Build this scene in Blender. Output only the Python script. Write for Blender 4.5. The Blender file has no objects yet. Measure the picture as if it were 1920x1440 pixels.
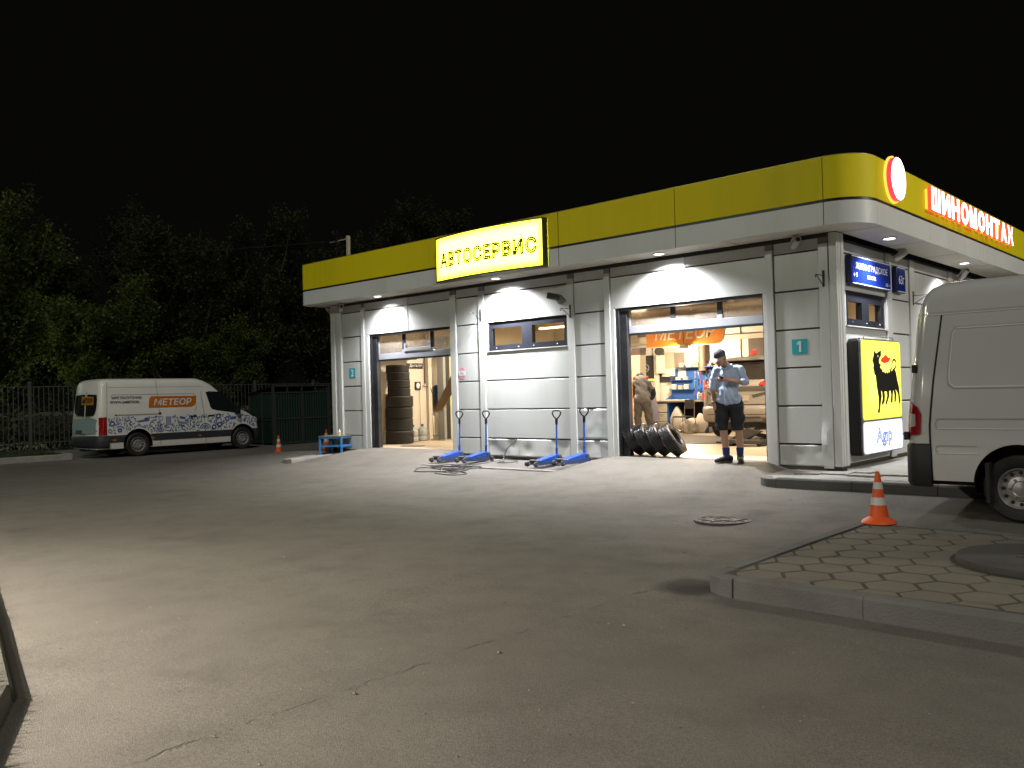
import bpy, bmesh, math, random
from mathutils import Vector, Matrix
R = math.radians
sc = bpy.context.scene
COL = sc.collection

# ------------------------------------------------------------------ camera
cam = bpy.data.objects.new('camera', bpy.data.cameras.new('camera')); COL.objects.link(cam)
def cam_matrix(yaw, pitch, roll, loc):
    v = Vector((-math.cos(yaw)*math.cos(pitch), math.sin(yaw)*math.cos(pitch), math.sin(pitch)))
    r = v.cross(Vector((0, 0, 1))).normalized(); u = r.cross(v)
    c, s = math.cos(roll), math.sin(roll)
    r2 = r*c + u*s; u2 = -r*s + u*c
    m = Matrix((( r2.x, u2.x, -v.x, loc[0]), (r2.y, u2.y, -v.y, loc[1]), (r2.z, u2.z, -v.z, loc[2]), (0, 0, 0, 1)))
    return m
cam.matrix_world = cam_matrix(R(47.72), R(0.673), R(-1.543), (0, 0, 1.55))
cam.data.sensor_width = 36.0; cam.data.lens = 36.0*1620/1920
cam.data.clip_start = 0.05; cam.data.clip_end = 600
sc.camera = cam
# ------------------------------------------------------------------ night sky, exposure
w = bpy.data.worlds.new('World'); sc.world = w; w.use_nodes = True
bg = w.node_tree.nodes['Background']; bg.inputs[0].default_value = (1.0, 0.95, 0.82, 1); bg.inputs[1].default_value = 0.0022
# faint city glow from behind the camera (one soft, very weak sun)
sd = bpy.data.lights.new('sun', 'SUN'); sd.energy = 0.85; sd.angle = R(14); sd.color = (1.0, 0.97, 0.90)
so = bpy.data.objects.new('sun', sd); COL.objects.link(so)
so.rotation_euler = Vector((-0.57, 0.40, -0.70)).to_track_quat('-Z', 'Y').to_euler()
vs = sc.view_settings
vs.view_transform = 'Standard'; vs.look = 'None'; vs.exposure = 0.0; vs.gamma = 1.0; vs.use_curve_mapping = False
sc.render.engine = 'CYCLES'
try:
    sc.cycles.use_denoising = True; sc.cycles.denoiser = 'OPENIMAGEDENOISE'
    sc.cycles.max_bounces = 6; sc.cycles.diffuse_bounces = 3; sc.cycles.glossy_bounces = 3; sc.cycles.transmission_bounces = 6; sc.cycles.transparent_max_bounces = 8
    sc.cycles.sample_clamp_indirect = 3.0; sc.cycles.caustics_reflective = False; sc.cycles.caustics_refractive = False
    sc.cycles.use_light_tree = True
except Exception: pass

# ------------------------------------------------------------------ helpers
class MB:
    def __init__(s): s.v = []; s.f = []
    def add(s, vs, fs):
        o = len(s.v); s.v += [tuple(v) for v in vs]; s.f += [tuple(i+o for i in f) for f in fs]; return s
    def box(s, x0, x1, y0, y1, z0, z1):
        return s.add([(x0,y0,z0),(x1,y0,z0),(x1,y1,z0),(x0,y1,z0),(x0,y0,z1),(x1,y0,z1),(x1,y1,z1),(x0,y1,z1)],
                     [(0,3,2,1),(4,5,6,7),(0,1,5,4),(1,2,6,5),(2,3,7,6),(3,0,4,7)])
    def obox(s, c, size, m=None):
        hx, hy, hz = size[0]/2, size[1]/2, size[2]/2; c = Vector(c)
        t = MB().box(-hx,hx,-hy,hy,-hz,hz)
        vs = [(m @ Vector(v) if m else Vector(v)) + c for v in t.v]
        return s.add(vs, t.f)
    def prism(s, poly, axis, a0, a1):
        def P(u, v, a): return (a,u,v) if axis == 'x' else ((u,a,v) if axis == 'y' else (u,v,a))
        n = len(poly)
        vs = [P(u,v,a0) for u,v in poly] + [P(u,v,a1) for u,v in poly]
        fs = [tuple(range(n-1,-1,-1)), tuple(range(n,2*n))] + [(i,(i+1)%n,(i+1)%n+n,i+n) for i in range(n)]
        return s.add(vs, fs)
    def loft(s, rings, caps=True, closed=True):
        n = len(rings[0]); vs = [p for r in rings for p in r]; fs = []
        for k in range(len(rings)-1):
            for i in range(n if closed else n-1):
                j = (i+1) % n
                fs.append((k*n+i, k*n+j, (k+1)*n+j, (k+1)*n+i))
        if caps and closed:
            if caps != 'end': fs.append(tuple(range(n-1,-1,-1)))
            fs.append(tuple((len(rings)-1)*n+i for i in range(n)))
        return s.add(vs, fs)
    def tube(s, pts, r, n=8, caps=True, closed=False):
        pts = [Vector(p) for p in pts]; m = len(pts); rings = []; up = None
        for i, p in enumerate(pts):
            if closed: d = pts[(i+1) % m] - pts[i-1]
            else: d = pts[min(i+1, m-1)] - pts[max(i-1, 0)]
            if d.length < 1e-9: d = Vector((0,0,1))
            d.normalize()
            if up is None:
                up = Vector((0,0,1)) if abs(d.z) < .9 else Vector((1,0,0))
            a = d.cross(up)
            if a.length < 1e-6: a = d.orthogonal()
            a.normalize(); b = a.cross(d).normalized(); up = b
            rr = r[i] if isinstance(r, (list, tuple)) else r
            rings.append([p + a*(rr*math.cos(2*math.pi*k/n)) + b*(rr*math.sin(2*math.pi*k/n)) for k in range(n)])
        if closed: rings.append(rings[0]); caps = False
        return s.loft(rings, caps)
    def lathe(s, prof, n=24, m=None, c=(0,0,0), caps=True):
        c = Vector(c); rings = []
        for r, h in prof:
            ring = []
            for k in range(n):
                a = 2*math.pi*k/n; p = Vector((r*math.cos(a), r*math.sin(a), h))
                ring.append((m @ p if m else p) + c)
            rings.append(ring)
        return s.loft(rings, caps)
    def ell(s, c, rad, nu=14, nv=10, m=None):
        c = Vector(c); rings = []
        for j in range(1, nv):
            t = math.pi*j/nv
            rings.append([(lambda p: (m @ p if m else p) + c)(Vector((rad[0]*math.sin(t)*math.cos(2*math.pi*k/nu), rad[1]*math.sin(t)*math.sin(2*math.pi*k/nu), -rad[2]*math.cos(t)))) for k in range(nu)])
        return s.loft(rings)
    def fan(s, pts): return s.add(pts, [tuple(range(len(pts)))])
    def mapv(s, f): s.v = [tuple(f(*v)) for v in s.v]; return s
    def mesh(s, name, smooth=35, recalc=True):
        me = bpy.data.meshes.new(name); me.from_pydata(s.v, [], s.f)
        if recalc:
            bm = bmesh.new(); bm.from_mesh(me); bmesh.ops.recalc_face_normals(bm, faces=bm.faces[:]); bm.to_mesh(me); bm.free()
        if smooth:
            me.shade_smooth(); me.set_sharp_from_angle(angle=R(smooth))
        return me
    def build(s, name, mat, parent=None, smooth=35, bevel=0, recalc=True):
        me = s.mesh(name, smooth, recalc); me.materials.append(mat)
        return link(name, me, parent, bevel)
def link(name, me, parent=None, bevel=0):
    o = bpy.data.objects.new(name, me); COL.objects.link(o)
    if parent is not None: o.parent = parent
    if bevel:
        b = o.modifiers.new('bevel', 'BEVEL'); b.width = bevel; b.segments = 2; b.limit_method = 'ANGLE'; b.angle_limit = R(40); b.harden_normals = False
    return o
def tag(o, label, cat, group=None):
    o['label'] = label; o['category'] = cat
    if group: o['group'] = group
    return o
def thing(name, label, cat, loc=(0,0,0), rz=0, group=None):
    o = bpy.data.objects.new(name, None); COL.objects.link(o); o.empty_display_size = .1
    o.location = loc; o.rotation_euler = (0, 0, rz)
    return tag(o, label, cat, group)
def struct(o): o['kind'] = 'structure'; return o
def stuff(o): o['kind'] = 'stuff'; return o
def dup(root, loc=None, rz=None, label=None):
    def cp(o, par):
        c = o.copy(); COL.objects.link(c); c.parent = par
        for ch in KIDS.get(o.name, []): cp(ch, c)
        return c
    c = cp(root, None)
    if loc is not None: c.location = loc
    if rz is not None: c.rotation_euler = (0, 0, rz)
    if label: c['label'] = label
    return c
KIDS = {}
def kids(root):
    for o in list(COL.objects):
        if o.parent is not None: KIDS.setdefault(o.parent.name, [])
    KIDS.clear()
    for o in COL.objects:
        if o.parent is not None: KIDS.setdefault(o.parent.name, []).append(o)
def sm(a, b, x):
    t = max(0, min(1, (x-a)/(b-a))); return t*t*(3-2*t)
def rot(ax, deg): return Matrix.Rotation(R(deg), 3, ax)

# ------------------------------------------------------------------ materials
MATS = {}
def nd(nt, t, **k):
    n = nt.nodes.new(t)
    for a, b in k.items(): setattr(n, a, b)
    return n
def M(name, col=(.5,.5,.5), rough=.5, metal=0, var=.12, vs=3, dirt=0, dcol=(.05,.045,.035), ds=1.2, bump=0, bs=120, coat=0, emis=None, est=0, trans=0, alpha=1, spec=.5, streak=False, rvar=.1, ior=1.45, fleck=0):
    if name in MATS: return MATS[name]
    m = bpy.data.materials.new(name); m.use_nodes = True; nt = m.node_tree; L = nt.links.new
    p = nt.nodes['Principled BSDF']
    p.inputs['Roughness'].default_value = rough; p.inputs['Metallic'].default_value = metal
    p.inputs['Coat Weight'].default_value = coat; p.inputs['Coat Roughness'].default_value = .08
    p.inputs['Specular IOR Level'].default_value = spec; p.inputs['IOR'].default_value = ior
    p.inputs['Transmission Weight'].default_value = trans; p.inputs['Alpha'].default_value = alpha
    if emis: p.inputs['Emission Color'].default_value = (*emis, 1); p.inputs['Emission Strength'].default_value = est
    g = nd(nt, 'ShaderNodeNewGeometry'); mp = nd(nt, 'ShaderNodeMapping'); L(g.outputs['Position'], mp.inputs[0])
    if streak: mp.inputs['Scale'].default_value = (1, 1, .12)
    n = nd(nt, 'ShaderNodeTexNoise'); n.inputs['Scale'].default_value = vs; n.inputs['Detail'].default_value = 5; L(mp.outputs[0], n.inputs[0])
    mix = nd(nt, 'ShaderNodeMix', data_type='RGBA'); L(n.outputs[0], mix.inputs[0])
    mix.inputs[6].default_value = (*[c*(1-var) for c in col], 1); mix.inputs[7].default_value = (*[min(1, c*(1+var)) for c in col], 1)
    out = mix.outputs[2]
    if dirt:
        n2 = nd(nt, 'ShaderNodeTexNoise'); n2.inputs['Scale'].default_value = ds; n2.inputs['Detail'].default_value = 8; n2.inputs['Roughness'].default_value = .65; L(mp.outputs[0], n2.inputs[0])
        cr = nd(nt, 'ShaderNodeValToRGB'); cr.color_ramp.elements[0].position = .5; cr.color_ramp.elements[1].position = .75; L(n2.outputs[0], cr.inputs[0])
        mu = nd(nt, 'ShaderNodeMath', operation='MULTIPLY'); mu.inputs[1].default_value = dirt; L(cr.outputs[0], mu.inputs[0])
        m2 = nd(nt, 'ShaderNodeMix', data_type='RGBA'); L(mu.outputs[0], m2.inputs[0]); L(out, m2.inputs[6]); m2.inputs[7].default_value = (*dcol, 1); out = m2.outputs[2]
    L(out, p.inputs['Base Color'])
    if rvar:
        mr = nd(nt, 'ShaderNodeMapRange'); mr.inputs[3].default_value = max(.02, rough-rvar); mr.inputs[4].default_value = min(1, rough+rvar); L(n.outputs[0], mr.inputs[0]); L(mr.outputs[0], p.inputs['Roughness'])
    if bump:
        n3 = nd(nt, 'ShaderNodeTexNoise'); n3.inputs['Scale'].default_value = bs; n3.inputs['Detail'].default_value = 3; L(g.outputs['Position'], n3.inputs[0])
        b = nd(nt, 'ShaderNodeBump'); b.inputs['Strength'].default_value = bump; b.inputs['Distance'].default_value = .01; L(n3.outputs[0], b.inputs['Height']); L(b.outputs[0], p.inputs['Normal'])
    MATS[name] = m; return m
def glow(name, col, st):
    if name in MATS: return MATS[name]
    m = bpy.data.materials.new(name); m.use_nodes = True; p = m.node_tree.nodes['Principled BSDF']
    p.inputs['Base Color'].default_value = (*[min(.8, c*.6) for c in col], 1); p.inputs['Roughness'].default_value = .35
    p.inputs['Emission Color'].default_value = (*col, 1); p.inputs['Emission Strength'].default_value = st
    MATS[name] = m; return m

def gz0(x, y): return max(0, min(y, 12.85)-8.6)*.055
def asphalt():
    m = bpy.data.materials.new('asphalt'); m.use_nodes = True; nt = m.node_tree; L = nt.links.new; p = nt.nodes['Principled BSDF']
    g = nd(nt, 'ShaderNodeNewGeometry')
    def noise(s, d=4, ro=.55):
        n = nd(nt, 'ShaderNodeTexNoise'); n.inputs['Scale'].default_value = s; n.inputs['Detail'].default_value = d; n.inputs['Roughness'].default_value = ro; L(g.outputs['Position'], n.inputs[0]); return n
    def mx(f, a, b):
        x = nd(nt, 'ShaderNodeMix', data_type='RGBA')
        for sck, val in ((0, f), (6, a), (7, b)):
            if isinstance(val, tuple): x.inputs[sck].default_value = (*val, 1)
            elif isinstance(val, float): x.inputs[sck].default_value = val
            else: L(val, x.inputs[sck])
        return x.outputs[2]
    def ramp(src, a, b):
        c = nd(nt, 'ShaderNodeValToRGB'); c.color_ramp.elements[0].position = a; c.color_ramp.elements[1].position = b; L(src, c.inputs[0]); return c.outputs[0]
    def ml(a, k):
        x = nd(nt, 'ShaderNodeMath', operation='MULTIPLY'); L(a, x.inputs[0])
        if isinstance(k, float): x.inputs[1].default_value = k
        else: L(k, x.inputs[1])
        return x.outputs[0]
    big = noise(.35, 6); mid = noise(2.2, 7, .6); fine = noise(150, 3, .7); fine2 = noise(420, 2)
    c = mx(ramp(big.outputs[0], .35, .68), (.160, .147, .127), (.212, .196, .171))
    c = mx(ml(ramp(mid.outputs[0], .45, .72), .45), c, (.105, .098, .088))
    c = mx(ml(ramp(fine.outputs[0], .42, .62), .75), c, (.072, .067, .060))
    c = mx(ml(ramp(noise(45, 4, .7).outputs[0], .50, .66), .55), c, (.085, .079, .070))
    c = mx(ml(ramp(noise(.9, 5, .65).outputs[0], .56, .70), .45), c, (.075, .069, .061))
    # pale aggregate specks and dark pits
    v = nd(nt, 'ShaderNodeTexVoronoi'); v.inputs['Scale'].default_value = 26; L(g.outputs['Position'], v.inputs[0])
    spk = ramp(v.outputs['Distance'], .07, .02)
    nsel = ramp(noise(9, 2).outputs[0], .50, .56)
    cr = nd(nt, 'ShaderNodeValToRGB'); cr.color_ramp.elements[0].position = .03; cr.color_ramp.elements[0].color = (1,1,1,1); cr.color_ramp.elements[1].position = .10; cr.color_ramp.elements[1].color = (0,0,0,1); L(v.outputs['Distance'], cr.inputs[0])
    c = mx(ml(ml(cr.outputs[0], nsel), .8), c, (.36, .34, .30))
    v2 = nd(nt, 'ShaderNodeTexVoronoi'); v2.inputs['Scale'].default_value = 7.3; L(g.outputs['Position'], v2.inputs[0])
    c2 = nd(nt, 'ShaderNodeValToRGB'); c2.color_ramp.elements[0].position = .03; c2.color_ramp.elements[0].color = (1,1,1,1); c2.color_ramp.elements[1].position = .075; c2.color_ramp.elements[1].color = (0,0,0,1); L(v2.outputs['Distance'], c2.inputs[0])
    c = mx(ml(ml(c2.outputs[0], ramp(noise(5, 3).outputs[0], .55, .6)), .8), c, (.025, .023, .02))
    # the long paving seam that runs away from the camera, and a few finer cracks
    sx = nd(nt, 'ShaderNodeSeparateXYZ'); L(g.outputs['Position'], sx.inputs[0])
    wob = noise(1.3, 6, .7); wv = nd(nt, 'ShaderNodeMath', operation='MULTIPLY_ADD'); L(wob.outputs[0], wv.inputs[0]); wv.inputs[1].default_value = .34; L(sx.outputs[0], wv.inputs[2])
    ab = nd(nt, 'ShaderNodeMath', operation='ADD'); L(wv.outputs[0], ab.inputs[0]); ab.inputs[1].default_value = 3.62
    aa = nd(nt, 'ShaderNodeMath', operation='ABSOLUTE'); L(ab.outputs[0], aa.inputs[0])
    c3 = nd(nt, 'ShaderNodeValToRGB'); c3.color_ramp.elements[0].position = .004; c3.color_ramp.elements[0].color = (1,1,1,1); c3.color_ramp.elements[1].position = .02; c3.color_ramp.elements[1].color = (0,0,0,1); L(aa.outputs[0], c3.inputs[0])
    ylim = nd(nt, 'ShaderNodeMath', operation='LESS_THAN'); L(sx.outputs[1], ylim.inputs[0]); ylim.inputs[1].default_value = 6.3
    brk = ramp(noise(3.5, 3).outputs[0], .46, .62)
    seam = ml(ml(c3.outputs[0], ylim.outputs[0]), brk)
    c = mx(ml(seam, .40), c, (.022, .020, .018))
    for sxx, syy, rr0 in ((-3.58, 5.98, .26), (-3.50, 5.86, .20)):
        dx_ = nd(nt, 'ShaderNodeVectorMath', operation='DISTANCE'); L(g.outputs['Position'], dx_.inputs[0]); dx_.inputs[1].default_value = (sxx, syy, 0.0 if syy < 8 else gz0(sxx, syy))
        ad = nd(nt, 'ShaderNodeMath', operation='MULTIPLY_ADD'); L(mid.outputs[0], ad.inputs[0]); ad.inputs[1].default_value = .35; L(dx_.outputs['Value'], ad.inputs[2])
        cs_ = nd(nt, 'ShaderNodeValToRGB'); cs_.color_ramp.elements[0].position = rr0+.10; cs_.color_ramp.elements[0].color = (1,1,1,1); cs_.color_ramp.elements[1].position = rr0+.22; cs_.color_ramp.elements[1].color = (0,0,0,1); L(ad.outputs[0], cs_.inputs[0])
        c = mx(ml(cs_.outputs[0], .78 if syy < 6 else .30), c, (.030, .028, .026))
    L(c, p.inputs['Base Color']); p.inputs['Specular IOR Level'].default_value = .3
    rr = nd(nt, 'ShaderNodeMapRange'); rr.inputs[3].default_value = .62; rr.inputs[4].default_value = .95; L(mid.outputs[0], rr.inputs[0]); L(rr.outputs[0], p.inputs['Roughness'])
    h = nd(nt, 'ShaderNodeMath', operation='ADD'); L(fine.outputs[0], h.inputs[0]); L(ml(fine2.outputs[0], .6), h.inputs[1])
    h2 = nd(nt, 'ShaderNodeMath', operation='SUBTRACT'); L(h.outputs[0], h2.inputs[0]); L(ml(seam, 1.5), h2.inputs[1])
    b = nd(nt, 'ShaderNodeBump'); b.inputs['Strength'].default_value = .8; b.inputs['Distance'].default_value = .009; L(h2.outputs[0], b.inputs['Height']); L(b.outputs[0], p.inputs['Normal'])
    return m

ASPH = asphalt()
WALL = M('wall_metal', (.57,.585,.565), .40, .08, .06, 2, dirt=.5, dcol=(.40,.385,.345), ds=.9, streak=True, bump=.04, bs=30, rvar=.08)
WALLD = M('wall_metal_pilaster', (.60,.61,.59), .38, .08, .06, 2, dirt=.5, dcol=(.41,.39,.35), ds=1.1, streak=True, rvar=.08)
GROOVE = M('groove_brown', (.075,.064,.050), .6)
FASCY = M('fascia_yellow', (.68,.575,.008), .6, 0, .08, .8, dirt=.55, dcol=(.46,.38,.014), ds=.7, streak=True, spec=.25)
FASCW = M('fascia_white', (.60,.62,.60), .45, 0, .06, 1, dirt=.5, dcol=(.45,.44,.40), streak=True)
SOFF = M('soffit', (.62,.58,.52), .55, 0, .06, 2, dirt=.2, dcol=(.3,.27,.22))
BLACK = M('black_plastic', (.012,.012,.013), .45)
DFRAME = M('door_frame_dark', (.022,.023,.027), .38, .2, .3, 6, dirt=.3, dcol=(.12,.11,.10))
ALU = M('aluminium', (.52,.54,.60), .32, .55, .06, 5)
GLASS = M('pane_glass', (.9,.85,.75), .05, 0, 0, 3, trans=1.0, rvar=0, ior=1.1, dirt=0)
DIRTGLASS = M('dirty_glass', (.86,.80,.70), .22, 0, .15, 8, trans=.85, dirt=.25, dcol=(.55,.42,.28), ds=5, rvar=.15, ior=1.1)
CONC = M('concrete', (.27,.26,.235), .85, 0, .22, 5, dirt=.5, dcol=(.12,.115,.10), ds=3, bump=.5, bs=70)
KERB = M('kerb_concrete', (.115,.113,.107), .85, 0, .25, 4, dirt=.6, dcol=(.075,.072,.066), ds=2.5, bump=.6, bs=60)
PAVER = M('paver_concrete', (.150,.136,.106), .85, 0, .30, 3.5, dirt=.6, dcol=(.080,.072,.056), ds=7, bump=.6, bs=90)
JOINT = M('joint_soil', (.052,.046,.036), .95, 0, .3, 20, bump=.6, bs=150)
STEEL = M('steel_grey', (.30,.30,.29), .4, .7, .2, 10, dirt=.3)
DSTEEL = M('dark_steel', (.07,.068,.065), .45, .6, .25, 10)
IRON = M('cast_iron', (.075,.07,.064), .7, .2, .3, 20, dirt=.5, dcol=(.11,.10,.085), bump=.4, bs=90)
RUBBER = M('rubber', (.018,.017,.016), .62, 0, .35, 12, dirt=.35, dcol=(.06,.05,.04), ds=5, bump=.2, bs=120)
RUBBERW = M('wet_rubber', (.011,.011,.011), .33, 0, .35, 12, bump=.3, bs=90, rvar=.2)
BLUE = M('jack_blue', (.014,.070,.36), .35, 0, .15, 8, dirt=.3, dcol=(.05,.06,.10), ds=6, coat=.3)
TROLB = M('trolley_blue', (.05,.21,.52), .45, 0, .15, 8, dirt=.25, dcol=(.05,.06,.10), ds=8)
ORANGE = M('cone_orange', (.75,.11,.02), .5, 0, .12, 8, dirt=.25, dcol=(.25,.06,.02), ds=5)
CWHITE = M('cone_white', (.62,.60,.56), .45, 0, .1, 8, dirt=.3, dcol=(.3,.27,.22), ds=6)
INW = M('inner_wall', (.62,.56,.46), .6, 0, .06, 1.5, dirt=.25, dcol=(.34,.26,.17), ds=1.5, streak=True)
FLOOR = M('garage_floor', (.40,.335,.245), .4, 0, .15, 2, dirt=.5, dcol=(.20,.15,.10), ds=1.5, bump=.1, bs=40)
CEIL = M('inner_ceiling', (.55,.47,.36), .7, 0, .08, 2)

# ================================================================== GROUND
DOORS = ((-16.22, -13.44), (-9.12, -6.25))
def gz(x, y):
    z = max(0, min(y, 12.85)-8.6)*.055*sm(-23.5, -18.5, x)
    for a, b in DOORS:
        k = sm(a-.75, a-.05, x)*(1-sm(b, b+.45, x))*sm(10.9, 12.75, y)
        z = z*(1-k) + .374*k
    return z
def axis_pts(a, b, st, lo, hi):
    p = [a + st*i for i in range(int(round((b-a)/st))+1)]
    q = a; d = st
    while q > lo: d *= 1.6; q -= d; p.insert(0, q)
    q = b; d = st
    while q < hi: d *= 1.6; q += d; p.append(q)
    return p
xs = axis_pts(-27, 4, .2, -260, 200); ys = axis_pts(0, 13.2, .15, -200, 300)
g = MB(); nx = len(xs)
for yv in ys:
    for xv in xs: g.v.append((xv, yv, gz(xv, yv) + .004*math.sin(xv*1.7+yv*.9)*math.sin(yv*1.3-xv*.4)))
for j in range(len(ys)-1):
    for i in range(nx-1): a = j*nx+i; g.f.append((a, a+1, a+nx+1, a+nx))
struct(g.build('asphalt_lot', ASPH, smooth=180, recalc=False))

# ------------------------------------------------------------------ island with hexagon pavers and kerb
isl = struct(MB().box(-3.26, 3.6, 5.93, 8.86, -.1, .1370).build('pavement', JOINT))
rnd = random.Random(5)
def hexpaver(cx, cy, L, H, clip):
    a, b, c_ = L/2, H/2, L*.25
    pts = [(-a+c_,-b),(a-c_,-b),(a,0),(a-c_,b),(-a+c_,b),(-a,0)]
    pts = [(cx+u, cy+v) for u, v in pts]
    def cl(poly, ax, lim, keep_gt):
        out = []
        for i in range(len(poly)):
            p, q = poly[i], poly[(i+1) % len(poly)]
            ip = (p[ax] > lim) == keep_gt; iq = (q[ax] > lim) == keep_gt
            if ip: out.append(p)
            if ip != iq:
                t = (lim-p[ax])/(q[ax]-p[ax]); out.append((p[0]+(q[0]-p[0])*t, p[1]+(q[1]-p[1])*t))
        return out
    x0, x1, y0, y1 = clip
    for ax, lim, kg in ((0,x0,True),(0,x1,False),(1,y0,True),(1,y1,False)):
        if pts: pts = cl(pts, ax, lim, kg)
    return pts
L0, H0 = .40, .346
cnt = 0
for row in range(0, 22):
    for k in range(-1, 15):
        # rows of long hexagons that interlock
        cx = -3.34 + k*(L0*.75); cy = 5.88 + row*H0 + (H0/2 if k % 2 else 0)
        if cy > 9.1: continue
        if math.hypot((cx+1.42), (cy-7.62)) < .62: continue
        pts = hexpaver(cx, cy, L0-.026, H0-.026, (-3.235, .9, 5.955, 8.835))
        if len(pts) < 3: continue
        ar = abs(sum(pts[i][0]*pts[(i+1) % len(pts)][1]-pts[(i+1) % len(pts)][0]*pts[i][1] for i in range(len(pts))))/2
        if ar < .006: continue
        mb = MB(); zt = .1415 + rnd.uniform(-.0025, .003); tx, ty = rnd.uniform(-.007, .007), rnd.uniform(-.007, .007)
        n = len(pts); mx_, my_ = sum(p[0] for p in pts)/n, sum(p[1] for p in pts)/n
        bot = [(x, y, .10) for x, y in pts]; mid = [(x, y, zt-.005+(x-mx_)*tx+(y-my_)*ty) for x, y in pts]
        top = [(mx_+(x-mx_)*.95, my_+(y-my_)*.95, zt+(x-mx_)*tx+(y-my_)*ty) for x, y in pts]
        mb.loft([bot, mid, top]).build('paver', PAVER, isl, smooth=0); cnt += 1
def kerbs(parent, p0, p1, z0, zt, wdt, side, L=1.0, mat=KERB, zf=None, gap=.006):
    """kerb stones from p0 to p1, body on the left (+1) or right (-1) of the line"""
    a = Vector(p0); b = Vector(p1); d = (b-a); ln = d.length; d.normalize(); nrm = Vector((-d.y, d.x))*side
    n = max(1, round(ln/L)); st = ln/n
    for i in range(n):
        q0 = a + d*(i*st+gap/2); q1 = a + d*((i+1)*st-gap/2); dz = rnd.uniform(-.004, .004); sh = rnd.uniform(-.006, .006)
        rings = []
        for q in (q0, q1):
            zz = zf(q.x, q.y) if zf else 0
            prof = [(0, z0), (.012, zt-.02), (.03, zt), (wdt, zt), (wdt, z0)]
            rings.append([(q.x+nrm.x*(u+sh), q.y+nrm.y*(u+sh), zz+v+dz) for u, v in prof])
        MB().loft(rings).build('kerbstone', mat, parent, smooth=0)
kerbs(isl, (-3.12, 5.78), (3.6, 5.52), -.05, .152, .14, 1, 1.0)
kerbs(isl, (-3.40, 8.95), (-3.40, 6.16), -.05, .150, .13, 1, 1.0)
kerbs(isl, (3.6, 8.98), (-3.27, 8.98), -.05, .150, .12, 1, 1.0)
MB().prism([(-3.42,6.15),(-3.44,6.02),(-3.37,5.90),(-3.24,5.82),(-3.13,5.79),(-3.12,5.93),(-3.27,5.95),(-3.27,6.15)], 'z', -.05, .142).build('kerbstone', KERB, isl, bevel=.012)
# concrete inspection cover lying on the pavers
t = thing('inspection_cover', 'round concrete manhole cover with lifting slot on the paved island', 'manhole cover', (-1.42, 7.62, .135))
MB().lathe([(.66,0),(.66,.035),(.65,.055),(.60,.062),(.02,.062)], 40).build('cover', M('lid_concrete', (.060,.058,.054), .85, 0, .25, 6, bump=.5, bs=80), t)
MB().lathe([(.70,-.03),(.70,.012),(.55,.013)], 40, caps=False).build('rim', M('lid_rim', (.04,.038,.034), .9, 0, .3, 9), t)
for x, y in ((.16,.12),(-.12,-.10)): MB().box(x-.10, x+.10, y-.035, y+.035, .058, .071).build('lifting_lug', IRON, t, bevel=.006)
# road manhole
t = thing('manhole_cover', 'round ribbed cast iron manhole cover set in the asphalt', 'manhole cover', (-4.98, 9.05, gz(-4.98, 9.05)+.004))
MB().lathe([(.33,-.02),(.33,.004),(.30,.006),(.29,-.002)], 40, caps=False).build('frame', IRON, t)
lid = MB().lathe([(.285,-.02),(.285,.002),(.01,.003)], 40).build('lid', IRON, t)
for r0 in (.10, .19): MB().lathe([(r0-.012,.002),(r0-.009,.010),(r0+.009,.010),(r0+.012,.002)], 36, caps=False).build('rib', IRON, t)
for k in range(12):
    a = k*math.pi/6; MB().obox((.24*math.cos(a), .24*math.sin(a), .006), (.07,.018,.010), Matrix.Rotation(a, 3, 'Z')).build('rib', IRON, t)
# ------------------------------------------------------------------ pavement and kerb along the building's corner
sw = struct(MB().prism([(-5.95,12.84),(-5.75,11.62),(-5.35,11.48),(3.0,11.48),(3.0,21.5),(-5.19,21.5),(-5.19,13.0),(-5.95,12.9)], 'z', .0, .262).build('corner_pavement', CONC, bevel=.01))
kerbs(sw, (-5.42,11.36), (3.0,11.36), -.05, .285, .12, 1, 1.0)
MB().prism([(-5.80,11.75),(-5.72,11.52),(-5.58,11.40),(-5.425,11.36),(-5.425,11.48),(-5.54,11.55),(-5.66,11.78)], 'z', -.05, .270).build('kerbstone', KERB, sw, bevel=.01)
for (x, y, rz, a, b) in ((-5.0,12.45,4,.42,.30),(-4.55,12.32,-7,.40,.28),(-5.35,12.30,12,.36,.26),(-4.2,12.6,3,.5,.3),(-4.75,12.72,-3,.35,.22)):
    MB().obox((x,y,.272), (a,b,.03), Matrix.Rotation(R(rz),3,'Z') @ rot('X', rnd.uniform(-2,2))).build('paving_slab', CONC, sw, bevel=.004)
for i in range(10):
    for j in range(4):
        MB().box(-4.9+i*.2+.004, -4.7+i*.2-.004, 11.50+j*.1+.003, 11.60+j*.1-.003, .25, .270+rnd.uniform(-.003,.004)).build('paver', CONC, sw, bevel=.003)
# kerb stub and little kerb beside the first bay
st = struct(MB().prism([(-17.15,11.02),(-16.72,10.98),(-17.35,12.9),(-18.3,13.3)], 'z', -.02, .215).build('kerb_stub', CONC, bevel=.015))
kerbs(st, (-16.70,10.97), (-17.3,12.85), -.02, .232, .11, 1, .9, CONC)
# strip of old concrete at the foot of the wall
ws = struct(MB().box(-13.3, -9.25, 11.62, 11.76, .1, .190).build('wall_drain_strip', M('old_mortar',(.20,.18,.165),.9,0,.3,6,dirt=.7,dcol=(.13,.12,.105),ds=4,bump=.7,bs=50), bevel=.012))
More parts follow.
